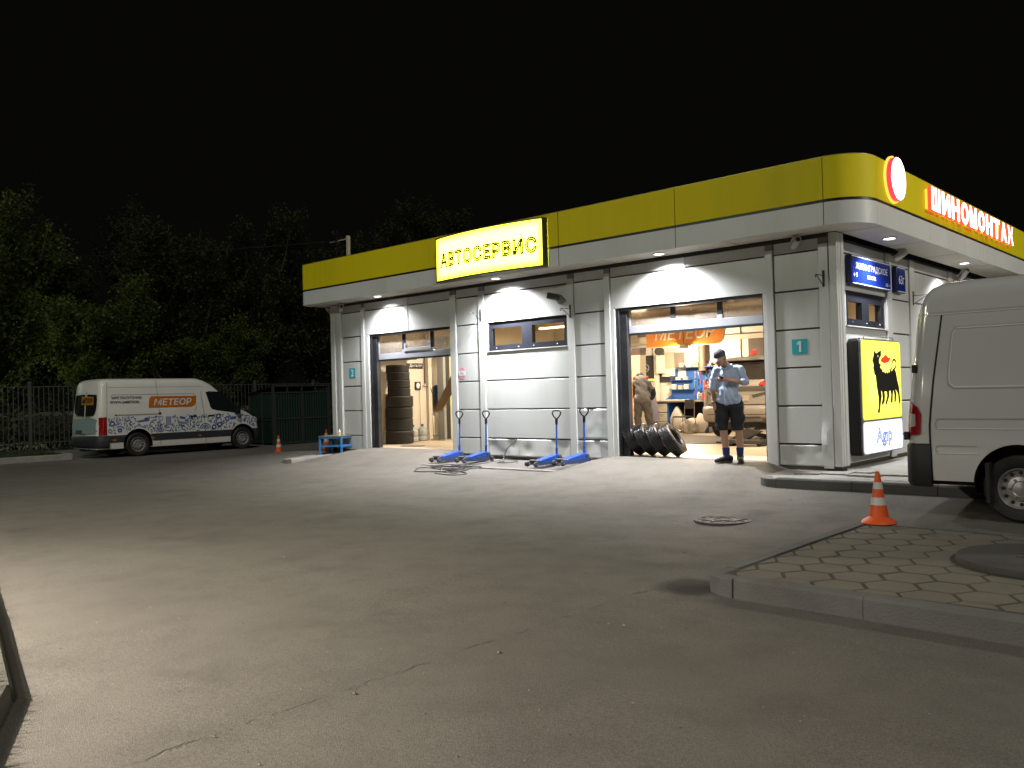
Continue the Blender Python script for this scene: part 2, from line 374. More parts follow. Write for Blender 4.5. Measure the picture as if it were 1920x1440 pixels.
# ------------------------------------------------------------------ left verge with kerb
VERGE = M('verge_soil', (.035,.034,.018), .95, 0, .35, 6, bump=.8, bs=30)
verge = struct(MB().prism([(-26.5,-30),(-26.5,9.9),(-28.75,10.1),(-28.75,19.4),(-33,40),(-140,80),(-140,-30)], 'z', -.3, .145).build('grass_verge', VERGE))
kerbs(verge, (-26.38,-6), (-26.38,9.95), -.05, .17, .13, 1, 1.0, CONC)
kerbs(verge, (-26.5,10.02), (-28.7,10.2), -.05, .17, .13, 1, 1.0, CONC)
kerbs(verge, (-28.62,10.3), (-28.62,19.4), -.05, .16, .13, 1, 1.0)
nv = struct(MB().prism([(-9.5,2.6),(-6.6,1.88),(-5.06,1.48),(-3.95,.98),(-2.6,-.3),(-1.5,-3),(-12,-12),(-30,-4)], 'z', -.2, .085).build('near_verge', VERGE))
SHADEK = M('shaded_kerb', (.075,.070,.060), .9, 0, .3, 5, dirt=.6, dcol=(.045,.042,.034), ds=3, bump=.6, bs=60)  # kerb concrete darkened to carry the shade of the grass beside it
kerbs(nv, (-9.3,2.69), (-5.03,1.585), -.05, .10, .12, -1, 1.0, SHADEK)
kerbs(nv, (-5.02,1.58), (-3.9,1.05), -.05, .10, .12, -1, 1.0, SHADEK)
kerbs(nv, (-3.89,1.045), (-2.5,-.32), -.05, .10, .12, -1, 1.0, SHADEK)
GRASS = M('grass_blades', (.032,.046,.013), .6, 0, .4, 4)
def grass(name, pts, seed, h=(.05,.16)):
    r = random.Random(seed); mb = MB()
    for (x, y, z) in pts:
        a = r.uniform(0, 6.283); hh = r.uniform(*h); l = r.uniform(.2, .7)*hh; wd = .006
        dx, dy = math.cos(a), math.sin(a); ln = r.uniform(0, 6.283); ex, ey = math.cos(ln)*l, math.sin(ln)*l
        mb.add([(x-dx*wd,y-dy*wd,z),(x+dx*wd,y+dy*wd,z),(x+ex*.5+dx*wd*.7,y+ey*.5+dy*wd*.7,z+hh*.6),(x+ex,y+ey,z+hh)], [(0,1,2),(0,2,3)])
    o = mb.build(name, GRASS, smooth=0, recalc=False); return stuff(o)
rg = random.Random(3)
tag(grass('grass', [(rg.uniform(-28.9,-26.6), rg.uniform(3,9.8), .14) for _ in range(9000)], 1), 'dark short grass between the left kerb and the fence', 'grass')
pp = []
while len(pp) < 5000:
    x, y = rg.uniform(-7.5,-2.6), rg.uniform(-1.5,2.3)
    if x*.25+y*.968 < .04 and (x+5.02)*.43+(y-1.58)*.90 < -.20: pp.append((x,y,.08))
for _ in range(3600):
    f_ = rg.random(); x_ = -9.0+f_*3.95; y_ = 2.61-f_*1.02; d_ = rg.uniform(.20,.55); pp.append((x_-.25*d_,y_-.968*d_,.08))
    x_ = -5.02+f_*1.12; y_ = 1.58-f_*.53; d_ = rg.uniform(.22,.55); pp.append((x_-.43*d_,y_-.90*d_,.08))
tag(grass('grass', pp, 2, (.08,.24)), 'rough grass tufts inside the kerb at bottom left', 'grass')

# ================================================================== BUILDING
B = thing('garage_building', 'single storey grey panelled service garage with yellow and white roof fascia', 'building', (0,0,0))
Y0, ZS = 12.85, 3.86
LV = [.66, 1.25, 1.84, 2.43, 3.03, 3.62]
def core(x0,x1,z0,z1): MB().box(x0,x1,Y0+.028,Y0+.17,z0,z1).build('wall_core', GROOVE, B)
# inner wall core around the openings
core(-17.55,-16.30,.26,ZS-.01); core(-13.40,-12.33,.26,ZS-.01); core(-12.33,-10.23,.26,2.44); core(-12.33,-10.23,3.04,ZS-.01)
core(-10.23,-9.16,.26,ZS-.01); core(-6.22,-5.22,.26,ZS-.01); core(-16.30,-13.40,3.06,ZS-.01); core(-9.16,-6.22,3.06,ZS-.01)
def panel(x0,x1,z0,z1,y=Y0,par=None): return MB().box(x0,x1,y,y+.03,z0,z1).build('wall_panel', WALL, B, bevel=.004)
def dented(x0,x1,z0,z1,y,seed,amp=.02):
    r = random.Random(seed); nx, nz = 48, 14; mb = MB(); ds = [(r.uniform(x0,x1), r.uniform(z0,z1), r.uniform(.04,.16), r.uniform(.3,1)*amp) for _ in range(14)]
    for j in range(nz+1):
        for i in range(nx+1):
            x = x0+(x1-x0)*i/nx; z = z0+(z1-z0)*j/nz; d = 0
            for a,b,s_,k in ds: d += k*math.exp(-((x-a)**2+(z-b)**2)/(s_*s_))
            d += .008*math.sin(x*3.1+1)*(1-(z-z0)/(z1-z0))
            mb.v.append((x, y+min(d*.9,.019), z))
    for j in range(nz):
        for i in range(nx): a = j*(nx+1)+i; mb.f.append((a,a+1,a+nx+2,a+nx+1))
    o = mb.build('wall_panel', WALL, B, smooth=180, recalc=False)
    so_ = o.modifiers.new('solid','SOLIDIFY'); so_.thickness = .004; so_.offset = -1
    o['label'] = 'dented bottom wall panel'; return o
G2 = .014
rows = [(.325, LV[0]-G2)] + [(LV[i]+G2, LV[i+1]-G2) for i in range(5)] + [(LV[5]+G2, 3.795)]
for (a, b) in ((-17.245,-16.49),(-13.23,-12.57),(-10.04,-9.35),(-6.045,-5.34)):
    for k, (z0, z1) in enumerate(rows):
        if k == 0 and a > -11 : dented(a,b,z0 if a>-10 else z0,z1,Y0+.002,int(a*-10),.012)
        elif k == 1 and a == -10.04: dented(a,b,z0,z1,Y0+.002,91,.006)
        else: panel(a,b,z0,z1)
for (z0, z1) in ((LV[0]+G2,LV[1]-G2),(LV[1]+G2,LV[2]-G2),(LV[2]+G2,2.445),(3.035,LV[5]-G2),(LV[5]+G2,3.795)): panel(-12.39,-10.21,z0,z1)
panel(-12.39,-12.325,2.447,3.033); panel(-10.235,-10.21,2.447,3.033)
dented(-12.39,-10.21,.30,LV[0]-G2,Y0+.002,4,.022)
for (a, b, c) in ((-16.36,-14.86,-13.44),(-9.20,-7.70,-6.20)):
    for x0, x1 in ((a,b-.062),(b+.062,c)):
        panel(x0,x1,3.045,LV[5]-G2); panel(x0,x1,LV[5]+G2,3.795)
    MB().box(b-.06,b+.06,Y0-.012,Y0+.03,3.045,3.795).build('joint_strip', WALLD, B, bevel=.004)
def pil(x0,x1,z0=.30,z1=3.70,y=Y0-.03): MB().box(x0,x1,y,Y0+.03,z0,z1).build('pilaster', WALLD, B, bevel=.006)
for a, b in ((-16.485,-16.365),(-13.42,-13.24),(-12.56,-12.40),(-10.20,-10.05),(-9.34,-9.21),(-6.19,-6.06),(-5.33,-5.18)):
    pil(a,b); MB().box(a+.004,b-.004,Y0-.012,Y0+.03,3.703,3.795).build('pilaster_cap', M('cap_grey',(.20,.20,.19),.5), B)
for a, b in ((-16.362,-16.225),(-9.207,-9.125),(-6.247,-6.193)): MB().box(a,b,Y0-.012,Y0+.16,.33,3.04).build('door_jamb', WALLD, B, bevel=.006)
# corner posts
MB().box(-17.66,-17.50,Y0-.05,Y0+.30,.36,3.85).build('corner_post', WALLD, B, bevel=.01)
MB().box(-17.495,-17.38,Y0-.02,Y0+.03,.36,3.85).build('corner_post', WALLD, B, bevel=.008)
MB().box(-17.375,-17.255,Y0-.045,Y0+.03,.36,3.80).build('corner_post', WALLD, B, bevel=.008)
MB().box(-5.165,-5.045,Y0-.03,Y0+.03,.33,3.85).build('corner_post', WALLD, B, bevel=.01)
MB().box(-5.10,-5.04,Y0+.032,Y0+.115,.33,3.85).build('corner_post', WALLD, B, bevel=.01)
MB().box(-5.10,-5.035,Y0+.122,Y0+.235,.33,3.85).build('corner_post', WALLD, B, bevel=.01)
MB().box(-5.30,-5.07,Y0-.01,Y0+.2,.24,.332).build('post_foot', BLACK, B)
# bent trim at the foot of the last pilaster
mb = MB(); pr = []
for i in range(13):
    z = .34 + i*.075; k = math.exp(-((z-.75)/.16)**2)*.05; pr.append([(-5.335-k*.5,Y0-.034,z),(-5.25,Y0-.034-k*1.2,z),(-5.175,Y0-.034,z),(-5.175,Y0-.02,z),(-5.335-k*.5,Y0-.02,z)])
mb.loft(pr).build('bent_trim', WALLD, B, smooth=50)
MB().box(-17.63,-5.06,Y0+.035,Y0+.12,3.797,ZS-.004).build('head_strip', M('head_brown',(.13,.12,.10),.6), B)
MB().box(-17.6,-5.1,Y0+.06,Y0+.16,.05,.30).build('plinth', BLACK, B)
# window between the bays
W_ = MB()
for x0,x1,z0,z1 in ((-12.315,-10.245,2.905,3.025),(-12.315,-10.245,2.455,2.555),(-12.315,-12.235,2.555,2.905),(-10.325,-10.245,2.555,2.905),(-11.41,-11.14,2.555,2.905)): W_.box(x0,x1,Y0+.03,Y0+.13,z0,z1)
win = W_.build('window', M('window_frame_blue',(.020,.022,.030),.35,.1), B)
for x0,x1 in ((-12.235,-11.41),(-11.14,-10.325)): MB().box(x0,x1,Y0+.07,Y0+.078,2.555,2.905).build('pane', GLASS, win)
for x in (-12.1,-11.5,-11.1,-10.5): MB().lathe([(.014,0),(.014,.012),(.006,.018)],10,rot('X',90),(x,Y0+.03,2.50)).build('bolt', ALU, win)
MB().box(-12.34,-10.22,Y0-.02,Y0+.05,2.430,2.444).build('sill', WALLD, win)
# doors: sectional door pushed up, bottom section with panes hangs in the opening
def door(a, b, zb, panes, mid_frame):
    d = MB().box(a,a+.07,Y0+.02,Y0+.12,.375,3.04).box(a+.07,a+.22,Y0+.05,Y0+.16,.375,3.035).build('door_frame', DFRAME, B, bevel=.004)
    MB().box(b-.022,b,Y0+.02,Y0+.14,.385,3.04).build('door_frame', DFRAME, B)
    MB().box(a+.07,b-.022,Y0+.02,Y0+.14,2.995,3.045).build('door_frame', DFRAME, B)
    x0, x1 = a+.24, b-.025
    s = MB().box(x0,x1,Y0+.09,Y0+.13,zb,zb+.135).build('door_section', ALU, B, bevel=.006)
    MB().box(x0,x1,Y0+.085,Y0+.135,zb-.035,zb-.002).build('rubber_seal', BLACK, s)
    e = [x0, *panes, x1]
    for i in range(0, len(e)-1):
        l = e[i]+(.03 if i else .0); r_ = e[i+1]-(.03 if i < len(e)-2 else 0)
        MB().box(l,r_,Y0+.105,Y0+.113,zb+.137,2.99).build('pane', DIRTGLASS, s)
    for q in panes:
        MB().box(q-.045,q+.045,Y0+.09,Y0+.13,zb+.19,2.99).build('mullion', DFRAME, s)
        MB().box(q-.05,q+.05,Y0+.088,Y0+.132,zb+.137,zb+.20).build('mullion_foot', ALU, s)
    MB().box(x0,x0+.035,Y0+.09,Y0+.13,zb+.137,2.99).build('mullion', ALU, s)
    if mid_frame:
        f = MB()
        for X0,X1,Z0,Z1 in ((panes[0]+.03,panes[1]-.03,zb+.15,zb+.225),(panes[0]+.03,panes[0]+.09,zb+.226,zb+.33),(panes[1]-.09,panes[1]-.03,zb+.226,zb+.33)): f.box(X0,X1,Y0+.070,Y0+.100,Z0,Z1)
        f.build('vent_frame', ALU, s, bevel=.004)
    MB().tube([(a+.15,Y0+.14,3.0),(a+.15,Y0+.3,3.3),(a+.15,Y0+.6,3.45),(a+.15,Y0+3,3.48)],.02,6).build('guide_rail', STEEL, s)
door(-16.22,-13.44,2.44,(-15.08,-14.13),True)
door(-9.12,-6.25,2.58,(-7.97,-7.07),False)
# side wall (faces the van)
XS = -5.2
def spanel(y0,y1,z0,z1): MB().box(XS-.03,XS,y0,y1,z0,z1).build('wall_panel', WALL, B, bevel=.004)
MB().box(XS-.16,XS-.028,13.03,13.55,.26,ZS-.01).box(XS-.16,XS-.028,13.55,15.22,.26,2.49).box(XS-.16,XS-.028,13.55,15.22,3.03,ZS-.01).box(XS-.16,XS-.028,15.22,21.4,.26,ZS-.01).build('wall_core', GROOVE, B)
for y0,y1 in ((15.58,16.51),(16.80,18.9),(19.2,21.3)):
    for z0,z1 in rows: spanel(y0,y1,z0,z1)
spanel(13.12,15.29,LV[5]+G2,3.795); spanel(13.12,15.29,3.045,LV[5]-G2); spanel(13.12,15.29,1.86,2.485); spanel(13.12,15.29,.325,1.84); spanel(13.12,13.54,2.49,3.04)
for y0,y1 in ((15.31,15.56),(16.53,16.78),(18.92,19.18)): MB().box(XS-.03,XS+.03,y0,y1,.30,3.80).build('pilaster', WALLD, B, bevel=.006)
sw_ = MB()
for y0,y1,z0,z1 in ((13.55,15.24,2.88,3.03),(13.55,15.24,2.495,2.60),(13.55,13.62,2.60,2.88),(15.10,15.24,2.60,2.88),(14.22,14.52,2.60,2.88)): sw_.box(XS-.11,XS-.005,y0,y1,z0,z1)
win = sw_.build('window', MATS['window_frame_blue'], B)
for y0,y1 in ((13.62,14.22),(14.52,15.10)): MB().box(XS-.08,XS-.072,y0,y1,2.60,2.88).build('pane', GLASS, win)
for y in (13.8,14.4,15.0): MB().lathe([(.014,0),(.014,.012),(.006,.018)],10,rot('Y',90),(XS-.004,y,2.55)).build('bolt', ALU, win)
MB().box(XS-.02,XS+.04,13.5,15.29,2.470,2.486).build('sill', WALLD, win)
MB().tube([(XS+.03,15.32,2.9),(XS+.03,15.32,3.6),(XS+.03,15.40,3.75)],.012,6).build('conduit', ALU, B)
# far left wall, back wall, floor, ceiling, inner linings
MB().box(-17.64,-17.46,13.15,21.35,.2,ZS-.01).build('outer_wall', WALL, B)
MB().box(-17.64,-5.25,21.36,21.5,.2,ZS-.01).build('outer_wall', WALL, B)
MB().box(-17.62,-5.25,12.93,21.3,.1,.38).build('floor_slab', FLOOR, B)
MB().box(-17.455,-17.41,13.06,21.2,.381,3.6).build('inner_wall', INW, B)
MB().box(-17.40,-5.37,21.2,21.3,.381,3.6).build('inner_wall', INW, B)
MB().box(-5.365,-5.362,13.06,13.5,.381,3.6).box(-5.365,-5.362,13.5,15.3,.381,2.49).box(-5.365,-5.362,13.5,15.3,3.04,3.6).box(-5.365,-5.362,15.3,21.2,.381,3.6).build('inner_wall', INW, B)
for x0,x1,z0,z1 in ((-17.4,-16.25,.381,3.6),(-13.42,-12.33,.381,3.6),(-12.33,-10.23,.381,2.44),(-12.33,-10.23,3.04,3.6),(-10.23,-9.15,.381,3.6),(-6.24,-5.37,.381,3.6),(-16.25,-13.42,3.06,3.6),(-9.15,-6.24,3.06,3.6)): MB().box(x0,x1,13.021,13.055,z0,z1).build('inner_wall', INW, B)
MB().box(-17.45,-5.36,13.06,21.29,3.605,3.66).build('ceiling', CEIL, B)
for x in (-13.6,-9.8): MB().box(x-.08,x+.08,21.12,21.198,.39,3.6).build('inner_column', INW, B)
for x in (-16.4,-14.9,-12.2,-11.0,-8.2,-6.8): MB().box(x-.03,x+.03,21.16,21.198,.39,3.6).build('cladding_rib', INW, B)
MB().box(-17.3,-5.5,21.10,21.16,2.86,2.98).build('wall_rail', M('rail_cream',(.5,.42,.3),.5), B)
for y in (15.75,16.95,18.4): MB().box(-17.405,-17.30,y-.06,y+.06,.39,3.6).build('inner_column', INW, B)
for y in (14.6,17.6,20): MB().box(-17.40,-5.38,y-.05,y+.05,3.46,3.60).build('ceiling_beam', M('beam',(.30,.24,.17),.6), B)

# fascia -------------------------------------------------------------
def arc(cx,cy,r,a0,a1,n): return [(cx+r*math.cos(R(a0+(a1-a0)*i/n)), cy+r*math.sin(R(a0+(a1-a0)*i/n))) for i in range(n+1)]
YF, XR, XL = 12.19, -4.40, -18.07
def sweep(pts, z0, z1, th, mat, name):
    n = len(pts); rings = []
    for i,(x,y) in enumerate(pts):
        a = pts[max(0,i-1)]; b = pts[min(n-1,i+1)]; d = Vector((b[0]-a[0], b[1]-a[1])).normalized(); nr = Vector((-d.y, d.x))
        rings.append([(x,y,z0),(x,y,z1),(x+nr.x*th,y+nr.y*th,z1),(x+nr.x*th,y+nr.y*th,z0)])
    return MB().loft(rings).build(name, mat, B, smooth=40)
segs = [[(XL,21.6),(XL,17),(XL,12.45)] + arc(XL+.25,YF+.25,.25,180,270,8)[1:] + [(-15.5,YF),(-13.03,YF)]]
for a, b in ((-13.02,-9.86),(-9.85,-7.415),(-7.41,-4.965)): segs.append([(a+.006,YF),((a+b)/2,YF),(b-.006,YF)])
segs.append([(-4.957,YF)] + arc(XR-.56,YF+.56,.56,-90,0,14)[1:])
for a, b in ((12.756,15.15),(15.158,18.4),(18.408,21.9)): segs.append([(XR,a),(XR,(a+b)/2),(XR,b)])
for s in segs:
    sweep(s, 4.222, 4.83, .03, FASCY, 'fascia_panel'); sweep(s, 3.852, 4.178, .03, FASCW, 'fascia_lower_panel')
outer = [(XL+.012,21.9)] + [(XL+.012,12.45)] + arc(XL+.25,YF+.25,.238,180,270,8)[1:] + [(-13,YF+.012),(-9,YF+.012)] + arc(XR-.56,YF+.56,.548,-90,0,14) + [(XR-.012,17),(XR-.012,21.9)]
sweep([(x,y) for x,y in outer], 4.165, 4.235, .03, BLACK, 'fascia_strip')
sweep([(x,y) for x,y in outer], 4.80, 4.845, .035, M('cap_metal',(.30,.26,.05),.4,.3), 'fascia_cap')
inn = [(max(-17.645,min(-5.05,x)), max(12.83,y)) for x,y in outer]
n = len(outer); mb = MB()
mb.v = [(x,y,ZS) for x,y in outer]+[(x,y,ZS) for x,y in inn]+[(x,y,ZS+.05) for x,y in outer]+[(x,y,ZS+.05) for x,y in inn]
for i in range(n-1):
    mb.f += [(i,i+1,n+i+1,n+i),(2*n+i,3*n+i,3*n+i+1,2*n+i+1)]
mb.build('soffit', SOFF, B, smooth=0, recalc=False)
for x in (-14.4,-10.9,-9.0,-6.6): MB().box(x-.003,x+.003,12.23,12.83,ZS-.003,ZS-.001).build('soffit_joint', GROOVE, B)
for y in (13.0,15.0,16.9,19.0): MB().box(-5.03,-4.42,y-.004,y+.004,ZS-.003,ZS-.001).build('soffit_joint', GROOVE, B)
MB().fan([(x,y,4.70) for x,y in outer]).build('roof_deck', M('roof_felt',(.04,.04,.04),.9), B, recalc=False)
# antenna stub on the roof edge
tag(MB().box(-17.20,-17.13,13.0,13.07,4.70,5.55).box(-17.9,-17.2,13.02,13.05,5.47,5.49).build('roof_mast', M('mast_pale',(.5,.45,.32),.6)), 'short pale mast standing at the left end of the roof', 'mast')

# ================================================================== LIT SIGNS AND LAMPS
def text3(body, size, off=0, shear=0, outline=0, spacing=1.0, extrude=0, align='CENTER'):
    c = bpy.data.curves.new('txt','FONT'); c.body = body; c.size = size; c.offset = off; c.shear = shear; c.align_x = align; c.align_y = 'CENTER'; c.space_character = spacing; c.resolution_u = 4; c.extrude = extrude
    if outline: c.fill_mode = 'NONE'; c.bevel_depth = outline; c.bevel_resolution = 0
    o = bpy.data.objects.new('txt', c); COL.objects.link(o)
    dg = bpy.context.evaluated_depsgraph_get(); me = bpy.data.meshes.new_from_object(o.evaluated_get(dg))
    mb = MB(); mb.v = [tuple(v.co) for v in me.vertices]; mb.f = [tuple(p.vertices) for p in me.polygons]
    bpy.data.objects.remove(o); bpy.data.meshes.remove(me); bpy.data.curves.remove(c)
    xs_ = [v[0] for v in mb.v]; ys_ = [v[1] for v in mb.v]
    cx, cy = (min(xs_)+max(xs_))/2, (min(ys_)+max(ys_))/2
    mb.w = max(xs_)-min(xs_); mb.h = max(ys_)-min(ys_)
    if align == 'CENTER': mb.v = [(x-cx,y-cy,z) for x,y,z in mb.v]
    else: mb.v = [(x-min(xs_),y-cy,z) for x,y,z in mb.v]
    return mb
def fit(mb, w_, h_):
    sx, sy = w_/mb.w, h_/mb.h; mb.v = [(x*sx,y*sy,z) for x,y,z in mb.v]; return mb
def lightbox_mat(name, col, hi, x0, x1, axis, z0, z1, edge):
    """back-lit acrylic: brighter in front of the tubes, falling off towards the rim of the box"""
    m = bpy.data.materials.new(name); m.use_nodes = True; nt = m.node_tree; L = nt.links.new; p = nt.nodes['Principled BSDF']
    p.inputs['Base Color'].default_value = (*[c*.6 for c in col],1); p.inputs['Roughness'].default_value = .25
    g_ = nd(nt,'ShaderNodeNewGeometry'); s = nd(nt,'ShaderNodeSeparateXYZ'); L(g_.outputs['Position'], s.inputs[0])
    def fall(o, a, b):
        r1 = nd(nt,'ShaderNodeMapRange', interpolation_type='SMOOTHSTEP'); r1.inputs[1].default_value = a; r1.inputs[2].default_value = a+edge; L(o, r1.inputs[0]); ng = nd(nt,'ShaderNodeMath', operation='MULTIPLY'); ng.inputs[1].default_value = -1; L(o, ng.inputs[0])
        r2 = nd(nt,'ShaderNodeMapRange', interpolation_type='SMOOTHSTEP'); r2.inputs[1].default_value = -b; r2.inputs[2].default_value = -b+edge; L(ng.outputs[0], r2.inputs[0])
        mm = nd(nt,'ShaderNodeMath', operation='MULTIPLY'); L(r1.outputs[0], mm.inputs[0]); L(r2.outputs[0], mm.inputs[1]); return mm.outputs[0]
    fx = fall(s.outputs[0 if axis == 'x' else 1], x0, x1); fz = fall(s.outputs[2], z0, z1)
    mm = nd(nt,'ShaderNodeMath', operation='MULTIPLY'); L(fx, mm.inputs[0]); L(fz, mm.inputs[1])
    mr = nd(nt,'ShaderNodeMapRange'); mr.inputs[3].default_value = hi[0]; mr.inputs[4].default_value = hi[1]; L(mm.outputs[0], mr.inputs[0]); L(mr.outputs[0], p.inputs['Emission Strength'])
    p.inputs['Emission Color'].default_value = (*col,1)
    return m
# service sign on the fascia
sg = thing('service_sign', 'glowing yellow lightbox sign with outlined lettering on the front fascia', 'sign', (-11.53,12.15,3.86))
fm = lightbox_mat('service_sign_face', (1,.96,.055), (.8,15), -12.97, -10.09, 'x', 3.855, 4.78, .20)
N = 24
def bul(x): return -.10-.16*(1-(x/1.42)**2)
fr = [[(x, bul(x), .02), (x, bul(x), .89), (x, .03, .89), (x, .03, .02)] for x in [-1.42+2.84*i/N for i in range(N+1)]]
mb = MB(); 
for i in range(N+1):
    x = -1.42+2.84*i/N; mb.v += [(x,bul(x),.03),(x,bul(x),.88)]
for i in range(N): mb.f.append((2*i,2*i+2,2*i+3,2*i+1))
mb.build('face', fm, sg, recalc=False)
hs = MB()
hs.loft([[(x,bul(x)-.004,0),(x,bul(x)-.004,.028),(x,.03,.028),(x,.03,0)] for x in [-1.43+2.86*i/N for i in range(N+1)]])
hs.loft([[(x,bul(x)-.004,.882),(x,bul(x)-.004,.905),(x,.03,.905),(x,.03,.882)] for x in [-1.43+2.86*i/N for i in range(N+1)]])
hs.box(-1.432,-1.42,-.11,.03,0,.905).box(1.42,1.432,-.11,.03,0,.905)
hs.build('housing', M('sign_housing',(.03,.032,.012),.5), sg)
tx = fit(text3('АВТОСЕРВИС', .34, .004, 0, .0175, 1.16), 2.60, .31)
tx.mapv(lambda x,y,z: (x+.02, bul(x)-.012-z*.4, y+.42)).build('lettering', M('sign_letter_olive',(.06,.065,.003),.6,emis=(.30,.36,.0),est=.10), sg, smooth=0)
# round sign and red channel letters on the right fascia
rs = thing('round_sign', 'glowing white round sign with red rim at the rounded fascia corner', 'sign', (-4.37,13.36,4.585))
MB().lathe([(.325,0),(.325,.07),(.31,.08)],40,rot('Y',90),caps=False).build('rim', glow('red_rim',(1,.06,.10),.95), rs)
MB().lathe([(.315,.078),(.01,.085)],40,rot('Y',90)).build('face', glow('white_hot',(1,.97,.90),5), rs)
MB().tube([( .09,-.18,-.16),(.09,-.04,-.25),(.09,.10,-.23)],.012,6).build('emblem_stroke', glow('red_soft',(1,.25,.25),1.6), rs)
MB().tube([( .09,-.02,-.02),(.09,.06,-.05)],.010,6).build('emblem_stroke', MATS['red_soft'], rs)
MB().lathe([(.35,-.02),(.35,.01)],40,rot('Y',90)).build('backplate', glow('yellow_halo',(1,.85,.1),.9), rs)
lt = thing('tyre_service_letters', 'glowing white and red channel letters along the right side fascia', 'sign', (-4.40,17.62,4.54))
word = 'ШИНОМОНТАЖ'; wd = 5.5; cw = wd/len(word)
for i, ch in enumerate(word):
    yc = -wd/2 + cw*(i+.5)
    a = fit(text3(ch,.44,.026,extrude=.03),cw*.84,.395); a.mapv(lambda x,y,z: (.075+z, yc+x, y)).build('letter', glow('red_letter',(1,.12,.06),.8), lt, smooth=0)
    b = fit(text3(ch,.44,  .022),cw*.82,.38); b.mapv(lambda x,y,z: (.107, yc+x, y)).build('letter_face', glow('white_letter',(1,.92,.84),4.5), lt, smooth=0, recalc=False)
    MB().box(.0,.04,yc-cw*.40,yc+cw*.40,-.16,.16).build('letter_back', glow('yellow_back',(1,.85,.08),.8), lt)
# canopy downlights
LAMPM = glow('downlight_glow',(.93,.94,1),14)
def downlight(x, y, label, power, size=88, blend=.45):
    t = thing('downlight', label, 'lamp', (x,y,ZS), 0, 'round downlights in the canopy soffit')
    MB().lathe([(.105,0),(.115,-.012),(.095,-.018),(.085,-.004)],28,caps=False).build('bezel', M('bezel_white',(.6,.6,.6),.4), t)
    MB().lathe([(.086,-.006),(.05,-.012),(.002,-.014)],28).build('lens', LAMPM, t)
    ld = bpy.data.lights.new('downlight_bulb','SPOT'); ld.energy = power; ld.spot_size = R(size); ld.spot_blend = blend; ld.shadow_soft_size = .07; ld.color = (.97,.97,1.0)
    lo = bpy.data.objects.new('downlight_bulb', ld); COL.objects.link(lo); lo.parent = t; lo.location = (0,0,-.03)
downlight(-15.40,12.48,'round downlight over the left garage door',800,146,1)
downlight(-11.71,12.48,'round downlight under the lit service sign',2000,148,1)
downlight(-7.93,12.50,'round downlight over the right garage door',1750,146,1)
downlight(-4.72,14.16,'round downlight above the blue street sign',620,138,1)
downlight(-4.72,18.33,'round downlight at the far right of the soffit',1000,138,1)
# lettered lightbox beside the corner
ag = thing('fuel_brand_lightbox', 'tall lightbox with black six legged dog on yellow above outlined blue lettering', 'sign', (-5.19,13.5,.44))
def rrect(a0,a1,b0,b1,r,n=6):
    o = []
    for cx,cy,s in ((a1-r,b0+r,-90),(a1-r,b1-r,0),(a0+r,b1-r,90),(a0+r,b0+r,180)): o += arc(cx,cy,r,s,s+90,n)
    return o
SW = 1.80
MB().prism(rrect(0,SW,0,1.84,.09),'x',0,.165).build('housing', BLACK, ag, bevel=.01)
MB().prism(rrect(.01,SW-.01,.01,1.83,.085),'x',.165,.20).build('rim', M('rim_steel',(.25,.26,.28),.3,.6), ag, bevel=.008)
ym = lightbox_mat('dog_face',(1,.91,.12),(.9,2.3),13.5+.02,13.5+SW-.02,'y',.98,2.27,.5)
bmf = lightbox_mat('name_face',(.80,.86,1),(.95,1.5),13.5,13.5+SW,'y',.44,.99,.25)
MB().prism([(y,z) for y,z in rrect(.03,SW-.03,.555,1.81,.07) ],'x',.202,.215).build('face', ym, ag, smooth=60)
MB().prism([(y,z) for y,z in rrect(.03,SW-.03,.03,.525,.07) ],'x',.202,.215).build('face', bmf, ag, smooth=60)
def dogmap(x, y):
    u = .5
    xl = 205+(y-180)*.0449; xr = 585+(y-205)*.038; u = (x-xl)/(xr-xl)
    v = (y-(180+25*u))/((960-45*u)-(180+25*u))
    return (.03+u*(SW-.06), 1.81-v*(1.81-.555))
dog = [(322,283),(345,312),(390,280),(392,335),(380,350),(372,385),(378,410),(398,424),(386,432),(386,448),(394,460),(406,468),(412,494),(423,476),(434,504),(446,484),(458,504),(468,484),(482,496),(500,480),(530,462),(545,490),(560,570),(578,640),(582,690),(592,765),(578,804),(568,704),(552,672),(540,655),(550,700),(543,776),(528,780),(528,704),(518,662),(514,704),(511,780),(490,788),(495,706),(488,668),(476,676),(478,722),(450,808),(437,797),(455,720),(450,680),(430,678),(434,720),(432,772),(413,810),(402,797),(410,744),(404,682),(396,672),(402,722),(393,802),(384,882),(362,886),(374,830),(371,740),(350,620),(342,540),(336,515),(330,530),(326,500),(322,470),(316,468),(318,420),(312,390),(304,388),(316,345)]
BLK = M('print_black',(.012,.012,.010),.4,rvar=0)
def flat(poly, xx, name, mat, par):
    bm = bmesh.new(); vsx = [bm.verts.new((xx,*dogmap(*p))) for p in poly]; f = bm.faces.new(vsx); f.normal_update()
    if f.normal.x < 0: f.normal_flip()
    bmesh.ops.triangulate(bm, faces=[f]); me = bpy.data.meshes.new(name); bm.to_mesh(me); bm.free(); me.materials.append(mat); return link(name, me, par)
flat(dog, .2165, 'dog_emblem', BLK, ag)
tail = [(498,498),(516,470),(538,446),(546,415),(540,385),(524,368),(510,380),(503,410),(500,440),(494,470),(488,488),(482,484),(478,470),(486,460)]
mb = MB(); tp = [dogmap(*p) for p in tail]
mb.tube([(.217,y,z) for y,z in tp],.022,6).mapv(lambda x,y,z: (.2165+(x-.217)*.05,y,z)).build('dog_tail', BLK, ag)
